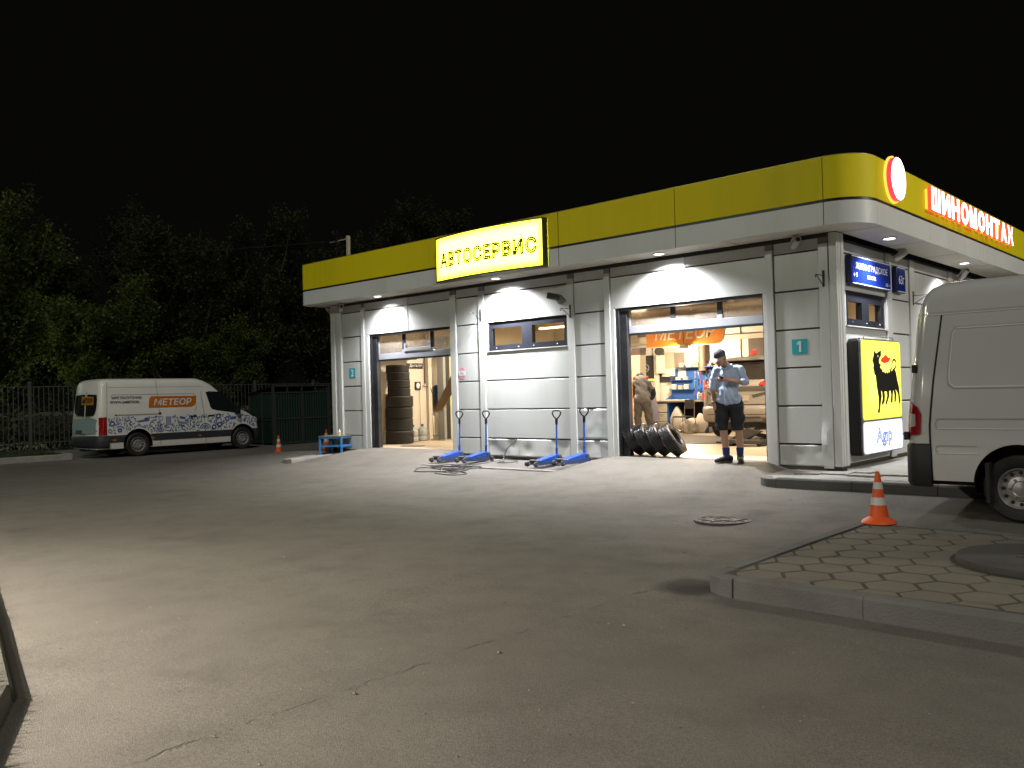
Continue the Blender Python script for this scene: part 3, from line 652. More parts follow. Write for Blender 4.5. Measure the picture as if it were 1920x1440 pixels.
flat([(386,378),(400,352),(415,345),(430,325),(446,328),(455,342),(472,355),(494,349),(482,372),(476,380),(465,398),(447,400),(425,411),(410,400),(398,396)], .2165, 'flame_emblem', M('print_red',(.6,.03,.02),.4,emis=(1,.05,.02),est=.75), ag)
flat([(356,332),(362,330),(364,345),(358,348)], .2175, 'dog_eye', M('print_cream',(.7,.65,.2),.4,emis=(1,.9,.3),est=.8), ag)
a = fit(text3('Agıp',.3,.0,outline=.009),.72,.30); a.mapv(lambda x,y,z: (.2165+z*.1, .9+x, .26+y)).build('lettering', M('print_blue',(.03,.06,.35),.4,emis=(.10,.16,.65),est=.6), ag, smooth=0)
MB().tube([(.20,.15,1.84),(.20,.18,1.875),(.20,SW-.35,1.875),(.20,SW-.32,1.84)],.01,6).build('lifting_bar', STEEL, ag)
# blue street sign + house number
BLUES = M('street_sign_blue',(.010,.028,.22),.22,0,.08,3,coat=.4,rvar=.05)
WT = M('print_white',(.75,.76,.78),.4,rvar=0,emis=(.85,.9,1),est=.06)
t = thing('street_sign', 'blue enamel street name box sign in white letters above the corner window', 'sign', (-5.19,13.55,3.13))
MB().prism(rrect(0,1.76,0,.47,.03),'x',0,.085).build('box', M('street_box_blue',(.008,.012,.09),.3), t, bevel=.006)
MB().box(.086,.09,.02,1.74,.02,.45).build('face', BLUES, t)
for z in (.022,.446): MB().box(.091,.093,.03,1.73,z-.006,z+.006).build('border_line', WT, t)
a = fit(text3('ЛЕНИНГРАДСКОЕ',.2,.0),1.42,.125); a.mapv(lambda x,y,z: (.0925,.88+x,.295+y)).build('lettering', WT, t, smooth=0)
a = fit(text3('ШОССЕ',.1,.002),.38,.062); a.mapv(lambda x,y,z: (.0925,.86+x,.155+y)).build('lettering', WT, t, smooth=0)
a = fit(text3('←5',.1),.16,.07); a.mapv(lambda x,y,z: (.0925,.16+x,.16+y)).build('lettering', WT, t, smooth=0)
a = fit(text3('ЗД.→',.1),.22,.055); a.mapv(lambda x,y,z: (.0925,1.6+x,.09+y)).build('lettering', WT, t, smooth=0)
t = thing('house_number_sign', 'small blue house number box reading 63 beside the street sign', 'sign', (-5.19,15.62,3.14))
MB().prism(rrect(0,.45,0,.46,.03),'x',0,.085).build('box', MATS['street_box_blue'], t, bevel=.006)
MB().box(.086,.09,.02,.43,.02,.44).build('face', BLUES, t)
for z in (.022,.436): MB().box(.091,.093,.03,.42,z-.006,z+.006).build('border_line', WT, t)
a = fit(text3('63г',.2),.27,.15); a.mapv(lambda x,y,z: (.0925,.225+x,.23+y)).build('lettering', WT, t, smooth=0)
# bay numbers, round sticker
TEAL = M('teal_plate',(.03,.36,.42),.4,0,.1,8); WTP = M('plate_white',(.7,.72,.72),.4,rvar=0)
for x0, num, lab in ((-17.0,'2','teal plate with white number 2 beside the left door'),(-5.79,'1','teal plate with white number 1 beside the right door')):
    t = thing('bay_number_plate', lab, 'plate', (x0,Y0,2.05))
    MB().box(0,.245,-.006,-.001,0,.23).build('plate', TEAL, t)
    if num == '2':
        a = fit(text3(num,.2,.004),.10,.17); a.mapv(lambda x,y,z: (.122+x,-.008,.115+y)).build('numeral', WTP, t, smooth=0)
    else: MB().prism([(.115,.03),(.150,.03),(.150,.20),(.118,.20),(.082,.168),(.082,.138),(.115,.155)],'y',-.010,-.0065).build('numeral', WTP, t, smooth=0)
t = thing('round_sticker', 'small pink and white oval sticker by the left door', 'sticker', (-13.10,Y0-.002,2.02))
MB().lathe([(.10,0),(.10,.003)],24,Matrix.Diagonal((1,1,1.25)).to_3x3() @ rot('X',90)).build('disc', M('sticker_pink',(.65,.28,.34),.4), t)
MB().box(-.10,.10,-.0065,-.0045,-.05,.055).build('white_band', WTP, t)
a = fit(text3('Su',.1),.09,.05); a.mapv(lambda x,y,z: (x,-.008,y)).build('lettering', M('sticker_ink',(.05,.04,.15),.4), t, smooth=0)
# hanging-basket brackets
def bracket(loc, rz, label):
    t = thing('hanging_bracket', label, 'bracket', loc, rz, 'scrolled iron brackets on the pilasters')
    MB().box(-.012,.012,-.012,0,-.12,.13).build('back_bar', BLACK, t)
    MB().tube([(0,-.01,.05),(0,-.28,.05)],.006,6).build('arm', BLACK, t)
    MB().tube([(0,-.01,-.10),(0,-.26,.05)],.006,6).build('brace', BLACK, t)
    sp = [(0,-.28-.03*math.sin(a*.7)*(1-a/9), .02+.03*math.cos(a*.7)*(1-a/9)) for a in range(0,9)]
    MB().tube(sp,.005,6).build('scroll', BLACK, t)
    MB().tube([(0,-.012+-.03*math.sin(a*.7), .09+.025*math.cos(a*.7)*(1-a/10)) for a in range(0,8)],.004,5).build('scroll', BLACK, t)
bracket((-12.48,Y0-.032,3.20),0,'iron bracket left of the middle window'); bracket((-10.12,Y0-.032,3.08),0,'iron bracket right of the middle window')
bracket((-5.25,Y0-.036,3.16),0,'iron bracket on the corner pilaster above number 1 plate'); bracket((XS+.032,16.65,3.10),R(90),'iron bracket on the side wall right of the house number')
# security cameras
def seccam(loc, rz, label, tilt=-18, L=.24, r=.055, mat=None):
    mat = mat or M('camera_white',(.48,.47,.44),.4)
    t = thing('security_camera', label, 'camera', loc, rz, 'security cameras under the canopy')
    m = rot('X',tilt)
    MB().lathe([(.045,0),(.045,-.02),(.018,-.03),(.016,-.09)],14).build('mount', mat, t)
    f = lambda p: m @ Vector(p) + Vector((0,0,-.13))
    mb = MB().lathe([(r*.8,.10),(r,.09),(r,-.10),(r*.92,-L*.62),(r*.6,-L*.62)],16,rot('X',-90)); mb.mapv(lambda x,y,z: f((x,y,z))).build('body', mat, t)
    mb = MB().lathe([(r*.85,-L*.61),(r*.5,-L*.625),(.002,-L*.63)],16,rot('X',-90)); mb.mapv(lambda x,y,z: f((x,y,z))).build('lens', BLACK, t)
    MB().box(-r*1.15,r*1.15,-.11,.09,r*.9,r*1.12).mapv(lambda x,y,z: f((x,y,z))).build('visor', mat, t)
seccam((-5.62,12.70,ZS),R(40),'white camera under the soffit near the corner post'); seccam((-17.85,12.95,ZS),R(-20),'white camera at the left end of the soffit',-50); seccam((-17.05,12.68,ZS),R(60),'camera beside the left corner post',-15)
seccam((-5.0,15.45,ZS),R(120),'camera above the gap between the two blue signs',-35); seccam((-5.0,19.3,ZS),R(60),'camera under the far right soffit',-40)
# the wall camera in the middle (tube with slanted bracket)
t = thing('wall_camera', 'stubby tube camera on the wall right of the middle downlight', 'camera', (-10.33,Y0-.002,3.33))
MB().prism([(-.16,.05),(-.02,.09),(.10,-.03),(-.05,-.09)],'y',-.06,0).build('bracket', M('camera_tan',(.22,.20,.17),.5), t)
mm = Matrix.Rotation(R(55),3,'Z') @ rot('X',80)
MB().lathe([(.06,-.10),(.062,.10),(.058,.12)],18,rot('Z',-52) @ rot('X',78),(-.12,-.12,.06)).build('tube', M('camera_grey',(.05,.048,.045),.4), t)
MB().lathe([(.05,.118),(.03,.10),(.001,.10)],18,rot('Z',-52) @ rot('X',78),(-.12,-.12,.06)).build('lens', BLACK, t)

# ================================================================== STREET LAMPS (out of frame or behind the trees)
def street_lamp(x, y, z0, h, arm, power, col, label, size=.12, cutoff=0):
    t = thing('street_lamp', label, 'street lamp', (x,y,z0), arm[2], 'street lamps round the yard')
    MB().lathe([(.11,0),(.11,.5),(.07,.6),(.045,h+.1)],14).build('pole', STEEL, t)
    MB().tube([(0,0,h+.05),(arm[0]*.4,0,h+.22),(arm[0],0,h+.2)],.03,8).build('arm', STEEL, t)
    MB().lathe([(.02,.0),(.20,.02),(.22,.08),(.12,.16),(.03,.18)],18,c=(arm[0],0,h+.08)).build('lamp_head', M('lamp_head_grey',(.3,.3,.3),.5), t)
    MB().ell((arm[0],0,h+.06),(.15,.15,.06)).build('lens', glow('street_glow',col,10), t)
    ld = bpy.data.lights.new('street_bulb','SPOT' if cutoff else 'POINT'); ld.energy = power
    if cutoff: ld.spot_size = R(cutoff); ld.spot_blend = 1.0
    ld.color = col; ld.shadow_soft_size = size
    lo = bpy.data.objects.new('street_bulb', ld); COL.objects.link(lo); lo.parent = t; lo.location = (arm[0],0,h-.08)
street_lamp(-8.0,-2.6,.08,4.0,(.55,0,R(45)),12000,(1,.89,.75),'street lamp on the near left verge beside the camera',.10,164)
street_lamp(7.2,16.2,.0,6.5,(.8,0,R(200)),2300,(1,.95,.84),'forecourt lamp post right of the parked silver van')
street_lamp(-13.5,-4.5,.12,9.0,(.9,0,R(120)),1700,(.97,1,.84),'tall lamp post left of the yard behind the camera')
street_lamp(-35.2,10.2,.1,3.5,(.5,0,R(60)),340,(.85,1,.72),'low lamp glimpsed through the trees at far left')

# ================================================================== VANS
def van(name, label, loc, rz, P):
    T = thing(name, label, 'van', loc, rz)
    L, hw, H, zk, tum, zb = P['L'], P['hw'], P['H'], 1.15, P['tum'], P['zb']
    prof = P['prof']; rl = P['lean']
    def ztop(s):
        for (a,za),(b,zb_) in zip(prof, prof[1:]):
            if a <= s <= b: return za+(zb_-za)*(s-a)/(b-a)
        return prof[-1][1]
    def hz(z):
        if z <= zk: return hw - .05*max(0,(.55-z)/.3)**2
        return hw - tum*(z-zk)/(H-zk) - .05*max(0,(z-zk)/(H-zk))**3
    T0 = L-1.35
    def kf(s): return 1 - .13*max(0,(s-T0)/1.35)**1.6
    def ri(s):
        return .105*max(0,1-s/.13)**2.2
    def lean(s,z): return rl*max(0,z-.95)*max(0,1-s/.6)
    def side(s,z): return -(hz(z)*kf(s)-ri(s))
    st = [0,.012,.03,.06,.10,.15,.3,.6,1.2,2.0,2.6,3.0]
    st = sorted(set([round(q,3) for q in st + [a for a,_ in prof] + [T0+.15*i for i in range(1,10)] + [L-.02,L-.06,L] if q <= L]))
    rings = []
    for s in st:
        zt = ztop(s); rc = min(.20,(zt-zb)*.30); ring = []
        F = [0,.05,.2,.38,.5,.62,.75,.88,1]
        zs_ = [zb+f*(zt-rc-zb) for f in F]
        e = P['fround']*max(0,1-(L-s)/.16)**2
        R_ = [(hz(z)*kf(s)-ri(s)-e, z) for z in zs_]
        yb = R_[-1][0]
        for a in (20,42,64,82): R_.append((yb-rc*(1-math.cos(R(a))), zt-rc+rc*math.sin(R(a))))
        R_ += [(yb*.55, zt+.018),(0,zt+.028)]
        pts = [(-y,z) for y,z in R_] + [(y,z) for y,z in reversed(R_[:-1])]
        rings.append([(s+lean(s,z),y,z) for y,z in pts])
    me = MB().loft(rings).mesh('body', 38); me.materials.append(P['paint'])
    body = link('body', me, T)
    cut = MB()
    for sw in P['wheels']: cut.lathe([(P['arch'],-1.3),(P['arch'],1.3)],40,rot('X',90),(sw,0,P['wr']+.03))
    co = cut.build('cutter', BLACK); co.parent = T
    bo = body.modifiers.new('b','BOOLEAN'); bo.object = co; bo.operation = 'DIFFERENCE'; bo.solver = 'EXACT'
    dg = bpy.context.evaluated_depsgraph_get(); nm = bpy.data.meshes.new_from_object(body.evaluated_get(dg)); body.modifiers.clear(); body.data = nm
    nm.shade_smooth(); nm.set_sharp_from_angle(angle=R(38))
    bpy.data.objects.remove(co)
    for sw in P['wheels']:
        for sy in (-1,1):
            ra_, zc_ = P['arch']-.006, P['wr']+.03
            MB().loft([[(sw+ra_*math.cos(R(a)),yy,zc_+ra_*math.sin(R(a))) for a in range(-14,195,8)] for yy in (sy*hw*.45,sy*(hw-.02))],closed=False).build('wheel_arch', BLACK, T)
            MB().fan([(sw+ra_*math.cos(R(a)),sy*hw*.45,zc_+ra_*math.sin(R(a))) for a in range(-14,195,8)]).build('wheel_arch', BLACK, T)
    MB().box(.2,L-.25,-hw*.8,hw*.8,zb-.06,zb+.05).build('underbody', BLACK, T)
    def patch(poly, eps, mat, nm_, par=None, sub=True, both=False):
        bm = bmesh.new(); f = bm.faces.new([bm.verts.new((s,0,z)) for s,z in poly]); bmesh.ops.triangulate(bm, faces=[f])
        for co_, no in [((0,0,zk),(0,0,1)),((0,0,.55),(0,0,1)),((0,0,zk+.45),(0,0,1)),((0,0,zk+.8),(0,0,1))]+[((q,0,0),(1,0,0)) for q in (.03,.06,.10,.15,.3,.6,T0,T0+.3,T0+.6,T0+.9,T0+1.1)]:
            bmesh.ops.bisect_plane(bm, geom=bm.verts[:]+bm.edges[:]+bm.faces[:], plane_co=co_, plane_no=no)
        for v in bm.verts: v.co = (v.co.x+lean(v.co.x,v.co.z), side(max(0,v.co.x),v.co.z)-eps, v.co.z)
        for f in bm.faces: 
            f.normal_update()
            if f.normal.y > 0: f.normal_flip()
        m_ = bpy.data.meshes.new(nm_); bm.to_mesh(m_); bm.free(); m_.materials.append(mat); m_.shade_smooth(); return link(nm_, m_, par or T)
    def line(pts, wdt, eps, mat, nm_='gap_or_crease_line', par=None):
        # a seam, or a crease's painted shade or highlight, as a thin ribbon that follows the body side
        mb = MB(); P2 = []
        for (a,za),(b,zb_) in zip(pts,pts[1:]):
            n_ = max(1,int(math.hypot(b-a,zb_-za)/.08))
            for i in range(n_): P2.append((a+(b-a)*i/n_, za+(zb_-za)*i/n_))
        P2.append(pts[-1])
        for i,(s,z) in enumerate(P2):
            a = P2[max(0,i-1)]; b = P2[min(len(P2)-1,i+1)]; d = Vector((b[0]-a[0],b[1]-a[1])).normalized(); nx_,nz_ = -d.y*wdt/2, d.x*wdt/2
            for k in (-1,1):
                ss, zz = s+nx_*k, z+nz_*k; mb.v.append((ss+lean(ss,zz), side(max(0,ss),zz)-eps, zz))
        for i in range(len(P2)-1): mb.f.append((2*i,2*i+1,2*i+3,2*i+2))
        return mb.build(nm_, mat, par or T, smooth=180)
    # wheels
    wr = P['wr']
    for sw in P['wheels']:
        for sy in (-1,1):
            yc = sy*(hw-.13); q = rot('X', 90 if sy < 0 else -90)   # local +z of the lathe points outwards
            ty = MB().lathe([(wr*.60,-.09),(wr*.70,-.105),(wr*.92,-.11),(wr,-.085),(wr,-.03),(wr-.008,-.025),(wr-.008,-.015),(wr,-.01),(wr,.03),(wr-.008,.035),(wr-.008,.045),(wr,.05),(wr,.085),(wr*.92,.11),(wr*.75,.108),(wr*.64,.095),(wr*.60,.085)],44,q,(sw,yc,wr),caps=False).build('wheel', RUBBER, T)
            rim = MB().lathe([(wr*.62,.092),(wr*.60,.10),(wr*.57,.085),(wr*.55,.05),(wr*.40,.045),(wr*.36,.075),(wr*.24,.082),(wr*.21,.07),(wr*.10,.075),(wr*.02,.078)],36,q,(sw,yc,wr),caps='end').build('rim', P['rim'], ty)
            hol = MB()
            for k in range(12):
                a = 2*math.pi*k/12; cpt = q @ Vector((wr*.475*math.cos(a), wr*.475*math.sin(a), .047)); hol.lathe([(.020,0),(.020,.006),(.001,.007)],10,q,(sw+cpt.x,yc+cpt.y,wr+cpt.z))
            hol.build('rim_holes', BLACK, rim)
            nut = MB()
            for k in range(6):
                a = 2*math.pi*k/6; cpt = q @ Vector((wr*.29*math.cos(a), wr*.29*math.sin(a), .078)); nut.lathe([(.016,0),(.013,.018),(.001,.019)],8,q,(sw+cpt.x,yc+cpt.y,wr+cpt.z))
            nut.build('wheel_nuts', STEEL, rim)
    # bumpers
    def bumper(pts, z0, z1, mat, nm_, out=.03):
        n_ = len(pts); rg_ = []
        for i,(x,y) in enumerate(pts):
            a = pts[max(0,i-1)]; b = pts[min(n_-1,i+1)]; d = Vector((b[0]-a[0],b[1]-a[1])).normalized(); nr = Vector((d.y,-d.x))
            rg_.append([(x+nr.x*.0,y+nr.y*.0,z0),(x+nr.x*out,y+nr.y*out,z0+.04),(x+nr.x*out,y+nr.y*out,z1-.03),(x,y,z1),(x-nr.x*.06,y-nr.y*.06,z1),(x-nr.x*.06,y-nr.y*.06,z0)])
        return MB().loft(rg_).build(nm_, mat, T, smooth=50)
    rb = [(P.get('bl',.42),hw+.004),(.17,hw+.004),(.08,hw-.008),(.025,hw-.05),(-.012,hw-.14),(-.025,hw-.4),(-.03,0)]
    rb = rb + [(x,-y) for x,y in reversed(rb[:-1])]
    rb = list(reversed(rb))
    bumper([(x,y) for x,y in reversed(rb)], P['bz'][0], P['bz'][1], P['bump'], 'rear_bumper', .02 if P.get('thin') else .035)
    k1 = kf(L)
    fb = [(L-.22,-hw*kf(L-.22)-.004),(L-.14,-hw*kf(L-.14)+.0),(L-.06,-hw*k1+.03),(L-.0,-hw*k1+.14),(L+.05,-hw*k1*.5),(L+.06,0)]
    fb = fb + [(x,-y) for x,y in reversed(fb[:-1])]
    bumper(fb, zb-.04, .62, P['bump'], 'front_bumper', .03)
    # glazing in front
    ws0, ws1 = P['ws']; GLS = M('van_glass',(.012,.014,.016),.08,0,0,3,coat=.5,rvar=0)
    rg_ = []
    for i in range(7):
        s = ws0+(ws1-ws0)*i/6; zt = ztop(s); y = hz(zt-.2)*kf(s)-.16
        nrm = Vector((prof and .66,0,.75)); rg_.append([(s+nrm.x*.022,yy,zt+.03+nrm.z*.012-.03*(yy/hw)**2) for yy in (-y,-y*.6,0,y*.6,y)])
    mb = MB()
    for r_ in rg_: mb.v += r_
    for i in range(6):
        for j in range(4): a = i*5+j; mb.f.append((a,a+1,a+6,a+5))
    mb.build('windscreen', GLS, T, recalc=False)
    for sy in (-1,1):
        MB().ell((L-.17,sy*(hw*k1-.10),.92),(.15,.09,.13)).build('headlight', M('headlamp',(.6,.62,.65),.1,.3), T)
        xm, zm = P['mirror']; 
        MB().prism([(xm-.05,zm-.16),(xm+.07,zm-.15),(xm+.06,zm+.16),(xm-.04,zm+.17)],'y',sy*(hw*kf(xm)+.02),sy*(hw*kf(xm)+.20)).build('door_mirror', BLACK, T, bevel=.02)
    return T, patch, line, side, lean
def arcpoly(s0, s1, z0, z1, wheels, zc, ra):
    """side band between s0 and s1 with the wheel openings cut out of it"""
    cuts = []
    for w_ in wheels:
        if s0-.5 < w_ < s1+.5: cuts.append(w_)
    out = []; a = s0
    def xr(w_, z, sg):
        d = ra*ra-(z-zc)**2; return w_+sg*math.sqrt(max(0,d))
    edges = [s0]; polys = []
    left = None
    for w_ in cuts+[None]:
        L_ = [(s0,z0+(z1-z0)*i/6) for i in range(7)] if left is None else [(max(s0,xr(left,z0+(z1-z0)*i/6,1)),z0+(z1-z0)*i/6) for i in range(7)]
        R_ = [(s1,z0+(z1-z0)*i/6) for i in range(7)] if w_ is None else [(min(s1,xr(w_,z0+(z1-z0)*i/6,-1)),z0+(z1-z0)*i/6) for i in range(7)]
        if R_[0][0]-L_[0][0] > .02: polys.append(R_ + list(reversed(L_)))
        left = w_
    return polys
DGAP = M('panel_gap_black',(.01,.01,.01),.7,rvar=0)
# -------- white delivery van on the left
PAINT1 = M('van_white',(.80,.79,.73),.28,0,.04,1.5,dirt=.22,dcol=(.42,.40,.34),ds=1.2,coat=.5,rvar=.05)
P1 = dict(L=5.30,hw=.985,H=2.31,tum=.10,zb=.26,lean=.10,paint=PAINT1,fround=.10,
  prof=[(0,2.20),(.05,2.25),(.15,2.29),(.4,2.31),(3.15,2.315),(3.38,2.25),(3.6,2.14),(4.0,1.80),(4.45,1.39),(4.55,1.34),(4.9,1.20),(5.1,1.08),(5.22,.95),(5.28,.80),(5.30,.62)],
  wheels=(1.17,4.62),arch=.44,wr=.355,rim=M('rim_grey',(.30,.30,.28),.45,.4),bump=M('bumper_grey',(.035,.037,.043),.6),bz=(.30,.66),bl=.30,ws=(3.62,4.42),mirror=(4.38,1.36))
T1, patch, line, side1, lean1 = van('delivery_van','white delivery van with orange logo and blue tool pattern parked by the fence',(-26.58,10.38,0),R(90),P1)
GREY1 = M('trim_grey',(.035,.037,.045),.55)
for q in arcpoly(.24,5.22,.455,.655,P1['wheels'],P1['wr']+.03,.445): patch(q,.012,GREY1,'side_moulding')
line([(.245,2.22),(.235,.40)],.012,.004,DGAP); line([(1.78,2.24),(1.83,1.3),(1.86,.30)],.009,.004,DGAP); line([(3.20,1.90),(3.27,1.2),(3.33,.30)],.012,.004,DGAP)
line([(.25,2.06),(3.3,2.06)],.012,.003,M('crease_shade',(.40,.40,.36),.4)); line([(.36,.66+1.14),(.42,1.84),(2.95,1.84),(3.02,1.78),(3.02,1.36),(2.95,1.30)],.02,.003,MATS['crease_shade'])  # thin darker ribbons paint the shade along the side's creases
line([(.50,1.245),(1.84,1.245)],.03,.012,M('slide_rail',(.40,.40,.36),.4,.2),'slide_rail'); line([(.48,1.245),(.53,1.245)],.045,.014,DGAP,'rail_end'); line([(1.80,1.26),(1.88,1.26)],.06,.014,DGAP,'rail_end')
for s in (2.92,3.50):
    MB().obox((s,-.985-.012,1.135),(.20,.03,.035)).build('door_handle', BLACK, T1, bevel=.008)
patch([(3.37,1.88),(3.50,1.90),(3.86,1.89),(4.05,1.74),(4.40,1.36),(4.56,1.17),(4.30,1.20),(3.72,1.29),(3.56,1.33),(3.50,1.40)],.006,M('van_glass'),'side_window')
patch([(4.30,1.42),(4.40,1.34),(4.57,1.16),(4.32,1.19)],.009,BLACK,'window_corner')
RED = M('tail_red',(.30,.006,.008),.15,0,.05,3,coat=.6,rvar=.03)
patch([(.02,1.19),(.225,1.20),(.245,1.0),(.25,.68),(.03,.67)],.012,RED,'tail_light')
MB().obox((.03,-.86,.80),(.06,.07,.05)).build('lamp_lens', M('lens_pale',(.55,.5,.45),.2), T1)
MB().obox((.03,-.86,1.10),(.06,.07,.05)).build('lamp_lens', MATS['lens_pale'], T1)
for s in (.40,1.55,3.05): patch([(s,.50),(s+.11,.50),(s+.11,.54),(s,.54)],.016,M('marker_amber',(.55,.16,.02),.3),'side_marker')
ORL = M('logo_orange',(.55,.15,.012),.35,0,.06,4,coat=.3)
lg = patch([(1.50,1.43),(2.86,1.43),(2.96,1.47),(3.02,1.55),(3.05,1.77),(1.62,1.78),(1.56,1.74),(1.53,1.66)],.005,ORL,'logo_panel')
def sidetext(body, s0, s1, z, h, mat, off=0, shear=0, eps=.016, nm_='lettering'):
    a = fit(text3(body,h,off,shear),s1-s0,h); cx = (s0+s1)/2
    return a.mapv(lambda x,y,zz: (cx+x, side1(cx+x,z+y)-eps, z+y)).build(nm_, mat, T1, smooth=0, recalc=False)
sidetext('МЕТЕОР',1.66,2.88,1.60,.21,M('logo_white',(.72,.71,.66),.4),.006,.22)
INK = M('ink_black',(.02,.02,.02),.5,rvar=0)
sidetext('КРУГЛОСУТОЧНО',.42,1.30,1.755,.075,INK,.0015); sidetext('WWW.24METEOR.',.36,1.24,1.625,.075,INK,.0015)
# printed tool pattern
rp = random.Random(11); PB = M('pattern_blue',(.075,.13,.34),.4,rvar=0); pm = MB()
def ok(pts): 
    for s,z in pts:
        if not (.28 < s < 5.14 and .665 < z < 1.20 - (.0 if s < 4.3 else (s-4.3)*.14)): return False
        for w_ in P1['wheels']:
            if math.hypot(s-w_,z-P1['wr']-.03) < .47: return False
    return True
def q3(s,z): return (s, side1(s,z)-.006, z)
def ring_(s,z,r0,r1,a0=0,a1=360,n=14):
    pts = []
    for i in range(n+1):
        a = R(a0+(a1-a0)*i/n); pts += [(s+r0*math.cos(a),z+r0*math.sin(a)),(s+r1*math.cos(a),z+r1*math.sin(a))]
    if not ok(pts): return False
    o = len(pm.v); pm.v += [q3(*p) for p in pts]
    for i in range(n): pm.f.append((o+2*i,o+2*i+2,o+2*i+3,o+2*i+1))
    return True
def bar_(s,z,l,w_,a):
    c,d = math.cos(R(a)),math.sin(R(a)); pts = [(s+u*c-v*d,z+u*d+v*c) for u,v in ((-l/2,-w_/2),(l/2,-w_/2),(l/2,w_/2),(-l/2,w_/2))]
    if not ok(pts): return False
    o = len(pm.v); pm.v += [q3(*p) for p in pts]; pm.f.append((o,o+1,o+2,o+3)); return True
ring_(.62,.80,.02,.07); ring_(.62,.80,.10,.13,20,140); ring_(1.86,1.10,.06,.075); ring_(3.30,.70,.17,.20,8,172); ring_(3.30,.70,.11,.14,10,170)
for a in range(20,170,30): bar_(3.30+.07*math.cos(R(a)),.70+.07*math.sin(R(a)),.07,.02,a)
for i in range(8): bar_(2.10,.90+i*.034,.11,.016,0)
bar_(2.03,1.02,.28,.02,90); bar_(2.17,1.02,.28,.02,90); bar_(1.28,1.05,.20,.06,10); bar_(1.42,1.09,.12,.11,10); bar_(2.55,1.10,.18,.07,-12); bar_(4.28,1.03,.22,.09,3); bar_(2.85,1.10,.14,.05,-60)
occ = [(1.33,1.07,.16),(2.10,1.02,.15),(3.30,.78,.2),(.62,.82,.13),(1.86,1.10,.09),(2.55,1.10,.11),(4.28,1.03,.13)]
for k in range(6000):
    s, z = rp.uniform(.3,5.12), rp.uniform(.66,1.19); r_ = rp.choice((.03,.045,.06,.085))
    if any(math.hypot(s-a,z-b) < c+r_*.78 for a,b,c in occ): continue
    ty = rp.random(); hit = False
    if ty < .33: hit = ring_(s,z,r_*.45,r_)
    elif ty < .45: hit = ring_(s,z,.001,r_*.6)
    elif ty < .62: hit = bar_(s,z,r_*2.2,.028,rp.uniform(0,180))
    elif ty < .75:
        a = rp.uniform(0,180); hit = bar_(s,z,r_*2.2,.020,a)
        if hit: ring_(s+r_*math.cos(R(a)),z+r_*math.sin(R(a)),.014,.034,a-140,a+140,10)
    elif ty < .85: hit = ring_(s,z,r_*.7,r_,rp.uniform(0,360),rp.uniform(0,360)+200)
    else: hit = bar_(s,z,r_*1.5,.022,90) and bar_(s,z+r_*.7,r_,.022,0)
    if hit: occ.append((s,z,r_*.80))
stuff(pm.build('printed_pattern', PB, T1, smooth=0, recalc=False))
# rear doors of the delivery van
def rq(y,z,e=.012): return (lean1(0,z)-e, y, z)
def rear(poly, e, mat, nm_, par=None):
    return MB().fan([rq(y,z,e) for y,z in poly]).build(nm_, mat, par or T1, smooth=0)
rear([(-.78,1.72),(-.74,1.86),(-.08,1.88),(-.06,1.24),(-.60,1.26),(-.72,1.34),(-.78,1.46)],.014,M('van_glass'),'rear_window')
rear([(.78,1.72),(.74,1.86),(.08,1.88),(.06,1.24),(.60,1.26),(.72,1.34),(.78,1.46)],.014,M('van_glass'),'rear_window')
rear([(-.58,1.56),(-.55,1.80),(.30,1.82),(.28,1.57)],.018,M('logo_amber',(.50,.26,.03),.4),'rear_logo')
a = fit(text3('МЕТЕОР',.15,.006,.2),.72,.15); a.mapv(lambda x,y,z: rq(-.14-x, 1.69+y, .022)).build('lettering', INK, T1, smooth=0)
for y in (-.02,): MB().box(-.013,-.010,y-.006,y+.006,.66,1.95).mapv(lambda x,y_,z: (x+lean1(0,z),y_,z)).build('gap_or_crease_line', DGAP, T1)
rear([(-.82,.72),(-.82,1.15),(-.3,1.20),(.3,1.16),(.82,1.15),(.82,.72)],.0135,M('rear_print',(.30,.42,.40),.5,0,.55,16),'rear_print')
rear([(.14,.70),(.60,.70),(.60,.82),(.14,.82)],.016,M('plate_recess',(.10,.10,.09),.5),'plate_recess'); rear([(.16,.58),(.60,.58),(.60,.69),(.16,.69)],.018,M('number_plate',(.55,.55,.48),.4),'number_plate')
for y,z in ((-.86,1.55),(-.86,1.0)): MB().obox((.0,y,z),(.05,.03,.09)).mapv(lambda x,y_,z_: (x+lean1(0,z_)+.02,y_,z_)).build('hinge', PAINT1, T1, bevel=.006)
MB().tube([(-.02,-.3,.24),(-.06,0,.22),(-.02,.3,.24)],.025,8).build('step', BLACK, T1)
# -------- silver van on the right
PAINT2 = M('van_silver',(.62,.62,.605),.16,.0,.03,1.5,dirt=.15,dcol=(.50,.49,.47),ds=1,coat=1,rvar=.05)
P2 = dict(L=5.65,hw=.965,H=2.58,tum=.13,zb=.40,lean=.085,paint=PAINT2,fround=.12,
  prof=[(0,2.30),(.03,2.38),(.08,2.46),(.16,2.53),(.3,2.57),(.8,2.58),(3.3,2.58),(3.6,2.50),(3.9,2.30),(4.3,1.9),(4.65,1.42),(4.72,1.36),(5.2,1.20),(5.5,1.05),(5.6,.9),(5.65,.62)],
  wheels=(1.10,4.65),arch=.43,wr=.345,rim=M('rim_silver',(.42,.42,.41),.35,.6,.1,8),bump=M('bumper_dark',(.018,.018,.018),.55),bz=(.33,.80),bl=.26,thin=1,ws=(3.95,4.6),mirror=(4.5,1.45))
T2, patch2, line2, side2, lean2 = van('parked_van','silver high roof panel van parked at the right edge',(-3.24,11.0,gz(-2,10.2)),0,P2)
